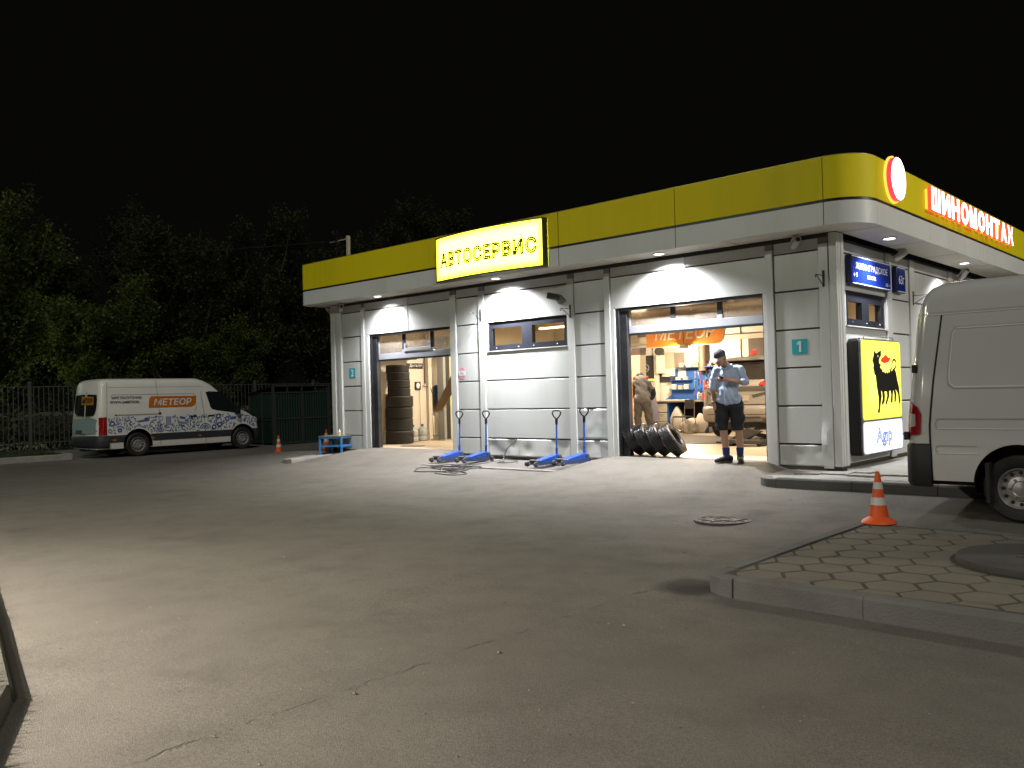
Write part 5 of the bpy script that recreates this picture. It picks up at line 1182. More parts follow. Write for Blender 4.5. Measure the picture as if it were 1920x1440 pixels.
# chair
t = thing('workshop_chair','black seat steel tube chair before the workbench','chair',(-11.92,19.75,FZ),R(-18))
CH = M('chrome',(.55,.52,.46),.2,.9); 
MB().box(-.20,.20,-.20,.20,.44,.475).build('seat', BLACK, t, bevel=.015); MB().box(-.18,.18,.20,.225,.66,.90).build('backrest', BLACK, t, bevel=.012)
for sx in (-1,1):
    MB().tube([(sx*.22,-.22,0),(sx*.19,-.19,.45)],.011,8).build('leg', CH, t); MB().tube([(sx*.24,.27,0),(sx*.19,.20,.45),(sx*.18,.215,.88)],.011,8).build('leg', CH, t)
MB().tube([(-.21,-.21,.12),(.21,-.21,.12)],.008,6).tube([(-.23,.25,.12),(.23,.25,.12)],.008,6).build('stretcher', CH, t)
# sacks under the bench
def blob(name,label,cat,loc,rad,mat,seed,grp=None):
    r = random.Random(seed); mb = MB().ell((0,0,0),rad,18,12); ph = [r.uniform(0,6) for _ in range(6)]
    mb.mapv(lambda x,y,z: (x*(1+.16*math.sin(z*14+ph[0])+.10*math.sin(y*23+ph[1])), y*(1+.14*math.sin(x*15+ph[2])), max(-rad[2]*.82, z*(1+.14*math.sin(x*12+ph[3])+.10*math.sin(y*21+ph[4])))))
    o = mb.build(name,mat); o.location = (loc[0],loc[1],loc[2]+rad[2]*.82); return tag(o,label,cat,grp)
SACK = M('sack_white',(.40,.35,.29),.85,0,.25,8,bump=.6,bs=30)
blob('sack','tall pale sack standing under the workbench','sack',(-12.52,20.45,FZ),(.20,.18,.36),SACK,1,'sacks under the bench'); blob('sack','round pale sack beneath the chair','sack',(-12.0,20.2,FZ),(.28,.2,.22),SACK,2,'sacks under the bench'); blob('sack','pale sack beside the blue bench leg','sack',(-11.72,20.35,FZ),(.16,.16,.30),SACK,3,'sacks under the bench')
# banners on the back wall
t = thing('black_banner','black banner with ring and star emblem on the back wall','banner',(-14.15,21.185,1.90))
MB().box(0,.60,-.012,0,0,.66).build('cloth', M('banner_black',(.022,.019,.016),.7), t)
EM = M('emblem_grey',(.40,.37,.32),.5); MB().lathe([(.115,0),(.115,.006),(.10,.006),(.10,0)],28,rot('X',90),(.16,-.012,.30),caps=False).build('ring_emblem', EM, t)
for a in (90,210,330): MB().prism([(.16+.10*math.cos(R(a)),.30+.10*math.sin(R(a))),(.16+.018*math.cos(R(a+60)),.30+.018*math.sin(R(a+60))),(.16+.018*math.cos(R(a-60)),.30+.018*math.sin(R(a-60)))],'y',-.016,-.0125).build('star_arm', EM, t)
t = thing('black_banner','black banner with slanted stripe logo on the back wall','banner',(-13.82,21.17,1.78))
MB().box(.10,.52,-.012,0,.12,.84).box(.12,.66,-.014,-.002,0,.34).build('cloth', M('banner_black'), t)
for i,cl in enumerate(((.25,.30,.40),(.5,.04,.03),(.45,.36,.30))): MB().prism([(.30,.62-i*.10),(.42,.58-i*.10),(.42,.53-i*.10),(.30,.57-i*.10)],'y',-.018,-.013).build('stripe', M('stripe_%d'%i,cl,.5), t)
t = thing('wall_cabinet','pale wall cabinet beside the black banner','cabinet',(-13.52,21.0,2.02)); MB().box(0,.24,0,.18,0,.52).build('carcass', M('radiator_white'), t, bevel=.006); MB().box(.01,.23,-.012,-.002,.01,.51).build('cabinet_door', M('radiator_white'), t)
for i,(x,wd_,h_,c_,lab) in enumerate(((-13.22,.36,.46,(.46,.36,.25),'tan cardboard sheet standing on the shelf left'),(-12.92,.32,.44,(.22,.17,.13),'grey brown cardboard sheet standing on the shelf'))): small('cardboard_sheet',lab,'cardboard',MB().obox((x+.1,21.1,2.2+h_/2-.05),(wd_,.02,h_),rot('X',4)),M('card_%d'%i,c_,.8))
small('flue_pipe','brown vertical flue pipe above the pegboard','pipe',MB().lathe([(.11,2.05),(.11,3.5)],20,c=(-12.02,20.98,0)),M('flue_brown',(.17,.11,.07),.5,.2))
small('oval_sign','black oval sign hung from the rail','sign',MB().lathe([(.15,0),(.16,.02),(.15,.05),(.002,.055)],24,Matrix.Diagonal((1.0,1,.72)).to_3x3() @ rot('X',90),(-13.0,20.4,2.62)),M('oval_black',(.03,.028,.02),.5))
small('blue_plaque','small blue plaque on the rail behind the left jamb','sign',MB().box(-14.05,-13.60,20.6,20.63,2.66,2.76),M('plaque_blue',(.03,.07,.2),.5))
t = thing('ceiling_projector','cream wall unit with brown lid high on the back wall','projector',(-13.95,20.9,2.86)); MB().box(0,.30,-.1,.2,.0,.22).build('body', M('rail_cream'), t, bevel=.02); MB().box(-.03,.36,-.14,.22,.22,.30).build('lid', M('lid_brown',(.12,.07,.05),.5), t, bevel=.01)
small('brown_poster','brown poster with pale script at the right of the back wall','poster',MB().box(-10.75,-9.6,21.17,21.185,2.05,2.85),M('poster_brown',(.10,.065,.04),.6,0,.2,9))
# hanging orange sign inside
t = thing('hanging_logo_sign','orange sign with white slanted letters hanging inside the right bay','sign',(-11.95,20.0,2.72))
pl = [(-1.22,0),(.86,0),(1.0,.03),(1.08,.10),(1.12,.2),(1.18,.62),(-1.08,.62),(-1.17,.58),(-1.2,.5)]
MB().prism([(x*1.02,z*1.06-.02) for x,z in pl],'y',0,.03).build('border', M('sign_cream',(.62,.55,.42),.4), t, bevel=.004)
MB().prism(pl,'y',-.008,-.001).build('panel', M('sign_orange',(.62,.20,.02),.4), t)
a = fit(text3('МЕТЕОР',.34,.004,.22),1.85,.34); a.mapv(lambda x,y,z: (x-.02,-.012,.33+y)).build('lettering', M('sign_cream'), t, smooth=0, recalc=False)
# second lift column + green cap hook + coat
t = thing('lift_column','cream lift column in front of the black banners','lift',(-12.10,18.0,FZ)); MB().box(-.135,.135,-.15,.12,0,2.05).build('column', M('lift_cream',(.56,.48,.34),.45), t, bevel=.008); MB().box(-.14,.14,-.155,.13,2.051,2.2).build('column_top', M('lid_brown'), t); MB().box(-.4,.4,-.35,.35,0,.02).build('base_plate', LIFT, t)
t = thing('coat_stand','grey violet coat hung on a stand beside the workbench','coat',(-13.05,19.9,FZ)); 
rings = []
for i in range(12):
    f_ = i/11; z = 1.38-f_*1.0; rr_ = .05+.24*f_**.7; rings.append([(rr_*math.cos(a)*(1+.12*math.sin(5*a+f_*3)),.6*rr_*math.sin(a)*(1+.15*math.sin(7*a)),z+.03*math.sin(3*a)*f_) for a in [2*math.pi*q/28 for q in range(28)]])
MB().loft(rings).build('coat', M('coat_violet',(.115,.098,.12),.9,0,.15,9), t, smooth=60); MB().tube([(0,0,0),(0,0,1.4)],.02,8).build('stand', DSTEEL, t); MB().ell((.02,0,1.44),(.16,.12,.045)).build('cap', M('pouch_green'), t); MB().lathe([(.2,0),(.2,.02),(.02,.03)],16).build('foot', DSTEEL, t)
small('yellow_jar','jar of yellow fluid on the floor beside the drawers','jar',MB().lathe([(.07,0),(.075,.16),(.07,.17),(.002,.17)],16,c=(-12.9,19.3,FZ)),M('jar_yellow',(.65,.42,.02),.3))
small('dark_crate','dark crate of rags beside the drawers','crate',MB().box(-13.45,-12.95,19.7,20.1,FZ,FZ+.32),M('crate_dark',(.05,.04,.03),.8),.01)
t = thing('tool_cabinet','orange tool cabinet on castors behind the left jamb of the right bay','cabinet',(-10.22,14.4,FZ)); MB().box(-.25,.25,-.2,.2,.14,1.36).build('carcass', M('cabinet_orange',(.50,.22,.10),.45,0,.08,6), t, bevel=.01)
for z in (.18,.55,.92): MB().box(-.22,.22,-.212,-.202,z,z+.33).build('drawer', M('cabinet_orange'), t, bevel=.004)
for x in (-.18,.18):
    for y in (-.14,.14): MB().lathe([(.06,-.02),(.065,0),(.06,.02)],14,rot('Y',90),(x,y,.065)).build('castor', BLACK, t)
small('black_mat','large dark rubber mat on the floor before the workbench','mat',MB().prism([(-13.2,17.2),(-9.55,16.25),(-8.6,16.6),(-8.9,18.6),(-12.5,19.6)],'z',FZ,FZ+.012),M('mat_brown',(.085,.065,.05),.7))
small('ceiling_duct','wooden box duct under the ceiling behind the right door','duct',MB().box(-9.0,-7.6,14.2,14.5,3.1,3.4),M('duct_tan',(.38,.28,.18),.6))
# raised car seen from behind ------------------------------------------------
CARP = M('car_bronze',(.25,.222,.188),.34,.35,.06,3,dirt=.35,dcol=(.19,.168,.14),ds=2,coat=.3)
t = thing('raised_car','dusty bronze crossover seen from behind, raised on a scissor lift','car',(-8.55,16.25,FZ))
ZL = [(.46,.10,.80,.12),(.50,.04,.88,.22),(.60,.0,.915,.30),(.72,.0,.925,.32),(.78,.02,.925,.33),(.80,.05,.92,.33),(.98,.07,.915,.33),(1.12,.06,.91,.33),(1.24,.08,.895,.32),(1.30,.13,.875,.30),(1.45,.26,.82,.30),(1.60,.40,.765,.30),(1.72,.50,.72,.30),(1.78,.56,.69,.28),(1.82,.66,.62,.25),(1.835,.80,.50,.22)]
def cring(z,sr,hw_,rc):
    sf = 4.3 - max(0,(z-1.0))*1.9 if z > 1.0 else 4.3; o = []
    for cx,cy,a0 in ((hw_-rc,sr+rc,-90),(hw_-rc,sf-rc,0),(-hw_+rc,sf-rc,90),(-hw_+rc,sr+rc,180)):
        for i in range(7): a = R(a0+15*i); o.append((cx+rc*math.cos(a),cy+rc*math.sin(a),z))
    return o
MB().loft([cring(*q) for q in ZL]).build('body', CARP, t, smooth=40)
def cs(u,z,e):
    for a,b in zip(ZL,ZL[1:]):
        if a[0] <= z <= b[0]:
            f_ = (z-a[0])/(b[0]-a[0]); sr,hw_,rc = [a[i]+(b[i]-a[i])*f_ for i in (1,2,3)]; break
    d = abs(u)-(hw_-rc)
    y = sr if d <= 0 else sr+rc-math.sqrt(max(0,rc*rc-min(d,rc)**2)); return (u,y-e,z)
def cpatch(poly,e,mat,nm_):
    bm = bmesh.new(); f = bm.faces.new([bm.verts.new((u,0,z)) for u,z in poly]); bmesh.ops.triangulate(bm,faces=[f])
    for q in [a[0] for a in ZL]: bmesh.ops.bisect_plane(bm,geom=bm.verts[:]+bm.edges[:]+bm.faces[:],plane_co=(0,0,q),plane_no=(0,0,1))
    for q in [i*.08 for i in range(-12,13)]: bmesh.ops.bisect_plane(bm,geom=bm.verts[:]+bm.edges[:]+bm.faces[:],plane_co=(q,0,0),plane_no=(1,0,0))
    for v in bm.verts: v.co = cs(v.co.x,v.co.z,e)
    m_ = bpy.data.meshes.new(nm_); bm.to_mesh(m_); bm.free(); m_.materials.append(mat); m_.shade_smooth(); return link(nm_,m_,t)
GLC = M('car_glass',(.018,.016,.013),.12,0,.1,5,coat=.3)
cpatch([(-.66,1.34),(.66,1.34),(.58,1.66),(.50,1.74),(-.50,1.74),(-.58,1.66)],.008,GLC,'rear_window')
cpatch([(-.60,1.10),(.60,1.10),(.64,1.16),(.55,1.20),(-.55,1.20),(-.64,1.16)],.006,M('car_dark_trim',(.05,.042,.034),.5),'light_bar')
for s in (-1,1):
    cpatch([(s*.46,1.22),(s*.87,1.17),(s*.885,1.30),(s*.60,1.33),(s*.48,1.28)],.012,M('car_lamp',(.30,.022,.016),.25,coat=.4),'tail_light')
    cpatch([(s*.30,1.02),(s*.70,1.10),(s*.72,1.06),(s*.34,.96)],.006,M('car_dark_trim'),'lower_lamp_trim')  # dark trim stripe below each tail light
for pl_ in ([(-.70,.82),(.70,.82),(.70,.838),(-.70,.838)],[(-.68,.62),(.68,.62),(.68,.632),(-.68,.632)],[(-.74,.84),(-.728,.84),(-.70,1.20),(-.712,1.20)],[(.728,.84),(.74,.84),(.712,1.20),(.70,1.20)]): cpatch(pl_,.004,M('car_gap',(.012,.010,.009),.7),'gap_or_crease_line')
cpatch([(-.26,.90),(.26,.90),(.26,1.02),(-.26,1.02)],.010,M('car_plate',(.30,.25,.18),.5),'plate_recess')
cpatch([(-.55,.50),(.55,.50),(.5,.58),(-.5,.58)],.006,M('car_dark_trim'),'diffuser')
MB().box(-.62,.62,.42,.60,1.74,1.79).build('spoiler', CARP, t, bevel=.015); MB().prism([(.05,1.84),(.30,1.84),(.30,1.93),(.22,1.96)],'x',.28,.34).build('fin', M('fin_red',(.4,.03,.02),.4), t, bevel=.01)
for s in (-.80,.80): 
    for yy in (.85,3.5): MB().lathe([(.20,-.10),(.31,-.10),(.33,-.07),(.33,.07),(.31,.10),(.20,.10)],26,rot('Y',90),(s,yy,.44),caps=True).build('wheel', RUBBER, t)
MB().box(-.75,.75,.15,4.1,.36,.47).build('underbody', BLACK, t)
t = thing('scissor_lift','black scissor lift under the raised car','lift',(-8.55,17.6,FZ))
for s in (-.45,.45):
    MB().box(s-.2,s+.2,-1.0,1.0,.30,.355).build('platform', DSTEEL, t)
    MB().obox((s,0,.17),(.06,1.6,.08),rot('X',9)).build('scissor_arm', DSTEEL, t); MB().obox((s+.08,0,.17),(.06,1.6,.08),rot('X',-9)).build('scissor_arm', DSTEEL, t)
    MB().box(s-.22,s+.22,-1.05,1.05,0,.04).build('base', DSTEEL, t)
t = thing('transmission_jack','black low jack trolley behind the raised car','jack',(-8.3,16.0,FZ)); MB().box(-.28,.45,-.16,.2,.05,.14).build('frame', DSTEEL, t, bevel=.02); MB().prism([(-.25,.14),(.1,.14),(.4,.30),(.1,.36)],'y',-.05,.1).build('lift_arm', DSTEEL, t)
for x in (-.24,.40): MB().lathe([(.06,-.12),(.06,.12)],14,rot('X',90),(x,0,.06)).build('wheel', BLACK, t)

# ================================================================== PEOPLE
def cap_(mb, p0, r0, p1, r1, n=14):
    p0, p1 = Vector(p0), Vector(p1); d = p1-p0; L_ = d.length; q = d.to_track_quat('Z','Y').to_matrix()
    rings = []
    for a in range(-80,1,20): rings.append((r0*math.cos(R(a)), r0*math.sin(R(a))))
    for a in range(0,81,20): rings.append((r1*math.cos(R(a)), L_+r1*math.sin(R(a))))
    mb.lathe(rings,n,q,p0)
def organic(name, mat, parent, caps=(), ells=(), voxel=.01, smooth=6, post=None):
    mb = MB()
    for c in caps: cap_(mb,*c)
    for e in ells:
        c, r = e[0], e[1]; m = e[2] if len(e) > 2 else None; mb.ell(c,r,16,12,m)
    o = mb.build(name, mat, parent)
    rm = o.modifiers.new('r','REMESH'); rm.mode = 'VOXEL'; rm.voxel_size = voxel; rm.use_smooth_shade = True
    s_ = o.modifiers.new('s','SMOOTH'); s_.iterations = smooth; s_.factor = .5
    dg = bpy.context.evaluated_depsgraph_get(); nm = bpy.data.meshes.new_from_object(o.evaluated_get(dg)); o.modifiers.clear(); o.data = nm
    if not nm.materials: nm.materials.append(mat)
    nm.shade_smooth()
    if post:
        for v in nm.vertices: v.co = post(v.co)
    return o
SKIN = M('skin',(.46,.27,.185),.5,0,.10,8)
mx_, my_ = -6.72, 12.50
p = thing('person','man in blue shirt, dark shorts and cap looking at his phone in the doorway','person',(mx_,my_,gz(mx_,my_)+.004),R(26))
# local frame: x to the viewer's right, -y towards the viewer
lk, la = (-.085,-.03,.50), (-.055,.0,.10); rk, ra = (.150,-.02,.50), (.160,.01,.10)
hips = [((-.10,.02,.92),.115,(.11,.02,.92),.115)]
legs = [((-.10,.0,.88),.095,lk,.062),(lk,.058,(-.07,.015,.33),.062),((-.07,.015,.33),.060,la,.040),((.12,.0,.88),.095,rk,.062),(rk,.058,(.158,.02,.33),.062),((.158,.02,.33),.060,ra,.040),
        (la,.036,(-.09,-.02,.055),.028),(ra,.036,(.163,-.04,.055),.028)]
tors = [((0,.03,1.0),.125,(.0,.03,1.30),.135),((-.13,.03,1.47),.06,(.16,.04,1.49),.06),((.0,.03,1.3),.12,(0,.03,1.45),.10),((.01,.02,1.48),.060,(-.055,-.05,1.60),.055)]
# viewer's left arm hangs with the hand in the pocket, viewer's right arm holds the phone
elb = (.275,-.03,1.255); wri = (.015,-.235,1.315)
arms = [((-.175,.02,1.47),.055,(-.235,.02,1.20),.046),((-.235,.02,1.20),.043,(-.228,-.03,.955),.030),((-.228,-.03,.96),.034,(-.205,-.05,.86),.032),
        ((.205,.03,1.48),.057,elb,.046),(elb,.045,wri,.030)]
hand = [(wri,.030,(-.055,-.265,1.325),.034),((-.055,-.265,1.325),.030,(-.085,-.275,1.32),.028)]
fing = []
for i,(dy,dz,l) in enumerate(((-.300,1.345,.060),(-.305,1.325,.068),(-.303,1.305,.064),(-.292,1.288,.052))):
    b0 = (-.085,dy+.018,dz); b1 = (-.085-l*.55,dy,dz-.004); b2 = (-.085-l*.85,dy+.028,dz+.002); fing += [(b0,.0095,b1,.009),(b1,.009,b2,.008)]
fing += [((-.055,-.25,1.35),.012,(-.095,-.262,1.372),.0105),((-.095,-.262,1.372),.0105,(-.125,-.268,1.368),.009)]
hc = Vector((-.105,-.085,1.665)); Hm = (Matrix.Rotation(R(-32),3,'Z') @ rot('X',26))   # head turned to the viewer's left and bowed
def hp(x,y,z): return tuple(hc + Hm @ Vector((x,y,z)))
heads = [(tuple(hc+Hm@Vector((0,.012,.025))),(.078,.098,.10),Hm),(tuple(hc+Hm@Vector((0,-.012,-.045))),(.062,.082,.075),Hm),(hp(0,-.098,-.018),(.014,.022,.024),Hm),(hp(.078,.015,-.012),(.012,.024,.034),Hm),(hp(-.078,.015,-.012),(.012,.024,.034),Hm),(hp(0,-.080,-.098),(.030,.024,.022),Hm),(hp(0,-.088,-.064),(.026,.014,.012),Hm),(hp(.032,-.076,.004),(.022,.014,.010),Hm),(hp(-.032,-.076,.004),(.022,.014,.010),Hm)]
organic('body', SKIN, p, hips+legs+tors+arms+hand+fing+[((.0,.0,1.47),.058,hp(0,.03,-.05),.056)], heads, .0075, 3)
for s in (-1,1): MB().ell(hp(s*.031,-.088,-.006),(.012,.006,.007),m=Hm).build('eye', BLACK, p)
HAIR = M('hair_dark',(.018,.012,.009),.6)
organic('hair', HAIR, p, (), [(hp(0,.030,.028),(.083,.086,.095),Hm),(hp(.0,.075,-.03),(.060,.040,.05),Hm)], .009, 3)
# clothing
def wr(v, k=.006):
    return Vector((v.x+k*math.sin(v.z*31+v.y*17)+.003*math.sin(v.z*67+v.x*40), v.y+k*math.sin(v.z*27+v.x*23)+.003*math.sin(v.x*71+v.z*35), v.z))
SHIRT = M('shirt_blue',(.43,.52,.69),.85,0,.08,22,bump=.15,bs=300)
sh = organic('shirt', SHIRT, p,
  [((-.12,.03,1.47),.070,(.15,.04,1.485),.070),((.0,.03,1.05),.165,(.01,.03,1.36),.165),((-.06,.02,.99),.150,(.07,.02,.99),.150),((-.055,.02,1.30),.13,(.075,.03,1.32),.13),
   ((-.165,.02,1.475),.068,(-.232,.02,1.27),.062),((-.232,.02,1.27),.062,(-.236,.015,1.20),.060),((.195,.03,1.48),.068,(.268,-.02,1.28),.061),((.270,-.025,1.268),.060,(.225,-.075,1.275),.054),((.01,.02,1.50),.072,(-.02,-.01,1.545),.066)],
  [((.0,-.055,1.08),(.165,.105,.20)),((0,.03,.93),(.215,.15,.05))], .011, 3, lambda v: wr(v,.005) if v.z < 1.42 else wr(v,.003))
MB().tube([(-.07,-.135,1.44),(-.055,-.165,1.30),(-.05,-.188,1.15),(-.05,-.178,1.0),(-.05,-.150,.92)],.0055,6).build('placket', SHIRT, p)
for z in (1.36,1.22,1.08,.97): MB().ell((-.054,-.178 if z < 1.3 else -.160,z),(.007,.004,.007),8,6).build('button', M('button_pale',(.5,.5,.5),.4), p)
MB().tube([(-.085,-.045,1.50),(-.03,-.09,1.485),(.04,-.055,1.525),(.075,.02,1.555),(.02,.085,1.555)],.016,8).build('collar', SHIRT, p)
MB().prism([(.035,1.26),(.125,1.27),(.128,1.38),(.038,1.37)],'y',-.142,-.132).build('pocket', SHIRT, p, bevel=.004)
SHORT = M('shorts_black',(.016,.017,.021),.75,0,.2,14,bump=.15,bs=250)
organic('shorts', SHORT, p, [((-.09,.02,.93),.132,(.10,.02,.93),.132),((-.105,.0,.86),.118,(-.108,-.01,.56),.100),((.125,.0,.86),.118,(.130,-.01,.56),.100)], [((-.185,-.02,.70),(.045,.07,.085)),((.215,-.02,.70),(.040,.07,.085))], .011, 3, lambda v: Vector((v.x+.006*math.sin(v.z*29),v.y+.006*math.sin(v.z*33+v.x*9),max(v.z,.515))))
SOCK = M('socks_blue',(.022,.035,.16),.9,0,.5,55)
for a_,nm_ in ((la,'sock'),(ra,'sock')): MB().lathe([(.052,.07),(.052,.12),(.056,.18),(.062,.235),(.050,.238)],16,c=(a_[0]-.002,a_[1]+.004,0)).build('sock', SOCK, p)
SHOE = M('shoe_black',(.014,.013,.013),.55,0,.2,10); SOLE = M('sole_grey',(.05,.05,.05),.7)
for hx,hy,tx_,ty_ in ((.0,.035,-.225,-.075),(.155,.06,.185,-.185)):
    s_ = organic('shoe', SHOE, p, [((hx,hy,.062),.054,(hx+(tx_-hx)*.30,hy+(ty_-hy)*.30,.085),.054),((hx+(tx_-hx)*.30,hy+(ty_-hy)*.30,.070),.048,(hx+(tx_-hx)*.82,hy+(ty_-hy)*.82,.042),.040),((hx+(tx_-hx)*.8,hy+(ty_-hy)*.8,.040),.042,(tx_*.93+hx*.07,ty_*.93+hy*.07,.034),.033)], (), .009, 3, lambda v: Vector((v.x,v.y,max(.012,v.z))))
    d_ = Vector((tx_-hx,ty_-hy,0)).normalized(); n_ = Vector((-d_.y,d_.x,0)); c0 = Vector((hx,hy,0)); pol = []
    for a_,b_ in ((-.045,0),(-.03,.036),(.06,.042),(.16,.046),(.225,.036),(.255,.0),(.225,-.036),(.16,-.046),(.06,-.042),(-.03,-.036)): q_ = c0+d_*a_+n_*b_; pol.append((q_.x,q_.y))
    MB().prism(pol,'z',0,.020).build('sole', SOLE, s_)
CAPM = M('cap_navy',(.05,.055,.075),.8,0,.1,30); CAPB = M('cap_brim_tan',(.36,.27,.20),.75)
mb = MB(); rings = []
for i in range(8):
    a = R(i*12.8); rings.append([hp(.094*math.cos(a)**.8*math.cos(q),.012+.112*math.cos(a)**.8*math.sin(q),.035+.100*math.sin(a)) for q in [2*math.pi*k/24 for k in range(24)]])
mb.loft(rings).build('cap', CAPM, p, smooth=60)
mb = MB(); rg_ = []
for i in range(13):
    q = R(200+140*i/12); rg_.append([hp(.085*math.cos(q),.0+.10*math.sin(q),.038),hp(.092*math.cos(q),-.065+.125*math.sin(q),.018-.02*abs(math.cos(q))),hp(.092*math.cos(q),-.065+.125*math.sin(q),.012-.02*abs(math.cos(q))),hp(.085*math.cos(q),.0+.10*math.sin(q),.030)])
mb.loft(rg_).build('cap_brim', CAPB, p, smooth=60)
MB().lathe([(.036,-.012),(.038,0),(.036,.012)],14,rot('X',8),(-.228,-.03,.955),caps=False).build('watch', BLACK, p)
ph = tag(MB().obox((0,0,0),(.145,.075,.009),rot('Z',-28) @ rot('X',35)).build('phone', M('phone_case',(.012,.012,.02),.75,spec=.15), bevel=.004), 'dark phone held in the hand of the man in the cap', 'phone')
ph.location = (p.matrix_world.copy() if False else Matrix.Translation(p.location) @ Matrix.Rotation(R(26),4,'Z')) @ Vector((-.125,-.285,1.338)); ph.rotation_euler = (0,0,R(26))

# mechanic, seen from behind, bent forward
p = thing('person','mechanic in grey overalls with red collar bending forward, seen from behind','person',(-10.86,16.25,FZ),R(30))
OV = M('overall_grey',(.075,.070,.066),.85,0,.12,18,bump=.15,bs=200); OVD = M('overall_top',(.115,.108,.103),.85,0,.1,18,bump=.15,bs=200)
organic('body', SKIN, p, [((-.09,0,.90),.06,(-.115,.02,.10),.035),((.09,0,.90),.06,(.205,.03,.10),.035),((0,0,.95),.10,(-.03,.22,1.36),.12),((-.03,.22,1.36),.06,(-.05,.36,1.44),.055),((-.18,.2,1.33),.05,(-.24,.38,1.05),.04),((-.24,.38,1.05),.035,(-.18,.55,.98),.03),((.14,.2,1.33),.05,(.22,.36,1.06),.04),((.22,.36,1.06),.035,(.16,.55,.98),.03),((-.11,.02,.10),.045,(-.12,-.08,.05),.035),((.20,.03,.10),.045,(.22,-.07,.05),.035),((-.18,.55,.98),.032,(-.15,.60,.96),.03),((.16,.55,.98),.032,(.13,.60,.96),.03)], [((-.06,.44,1.47),(.085,.10,.11))], .012, 4)
organic('jacket', OVD, p, [((-.07,0,.96),.118,(.07,0,.96),.118),((0,.0,1.0),.140,(-.03,.16,1.38),.142),((-.14,.2,1.34),.085,(.10,.2,1.34),.085),((-.17,.2,1.34),.075,(-.24,.36,1.08),.060),((.13,.2,1.34),.075,(.22,.35,1.08),.060)], (), .014, 4, lambda v: wr(v,.005))
MB().tube([(.215,.27,1.22),(.235,.34,1.08),(.19,.5,.99)],[.072,.066,.05],10).build('sleeve_panel', M('overall_black',(.02,.02,.02),.8), p)
organic('trousers', OV, p, [((-.075,0,.93),.112,(.075,0,.93),.112),((-.09,0,.88),.100,(-.12,.02,.12),.070),((.09,0,.88),.100,(.21,.03,.12),.070)], (), .014, 4, lambda v: wr(v,.006))
organic('collar', M('overall_red',(.50,.03,.02),.7), p, [((-.16,.27,1.445),.055,(.09,.27,1.445),.055),((-.10,.34,1.44),.06,(.02,.34,1.44),.06)], (), .014, 3)
organic('hair', HAIR, p, (), [((-.06,.43,1.49),(.092,.10,.10))], .014, 2)
for x in (-.12,.215): MB().box(x-.045,x+.045,-.12,.08,.0,.09).build('shoe', SHOE, p, bevel=.03)

# ================================================================== TREES
BARK = M('bark',(.075,.06,.042),.9,0,.25,9,bump=.7,bs=40)
def leafmat(name, col):
    m = bpy.data.materials.new(name); m.use_nodes = True; nt = m.node_tree; L_ = nt.links.new; p_ = nt.nodes['Principled BSDF']; out = nt.nodes['Material Output']
    g_ = nd(nt,'ShaderNodeNewGeometry'); n_ = nd(nt,'ShaderNodeTexNoise'); n_.inputs['Scale'].default_value = 1.7; n_.inputs['Detail'].default_value = 4; L_(g_.outputs['Position'], n_.inputs[0])
    mi = nd(nt,'ShaderNodeMix',data_type='RGBA'); L_(n_.outputs[0],mi.inputs[0]); mi.inputs[6].default_value = (*[c*.6 for c in col],1); mi.inputs[7].default_value = (*[c*1.35 for c in col],1)
    L_(mi.outputs[2],p_.inputs['Base Color']); p_.inputs['Roughness'].default_value = .8; p_.inputs['Specular IOR Level'].default_value = .1
    tr = nd(nt,'ShaderNodeBsdfTranslucent'); L_(mi.outputs[2],tr.inputs[0]); ms = nd(nt,'ShaderNodeMixShader'); ms.inputs[0].default_value = .35; L_(p_.outputs[0],ms.inputs[1]); L_(tr.outputs[0],ms.inputs[2]); L_(ms.outputs[0],out.inputs[0])
    return m
LEAF = [leafmat('leaf_lit',(.088,.115,.027)),leafmat('leaf_dim',(.052,.057,.024)),leafmat('leaf_dark',(.036,.042,.018))]  # leaf colours carry the light: brighter for lit trees, darker for unlit ones
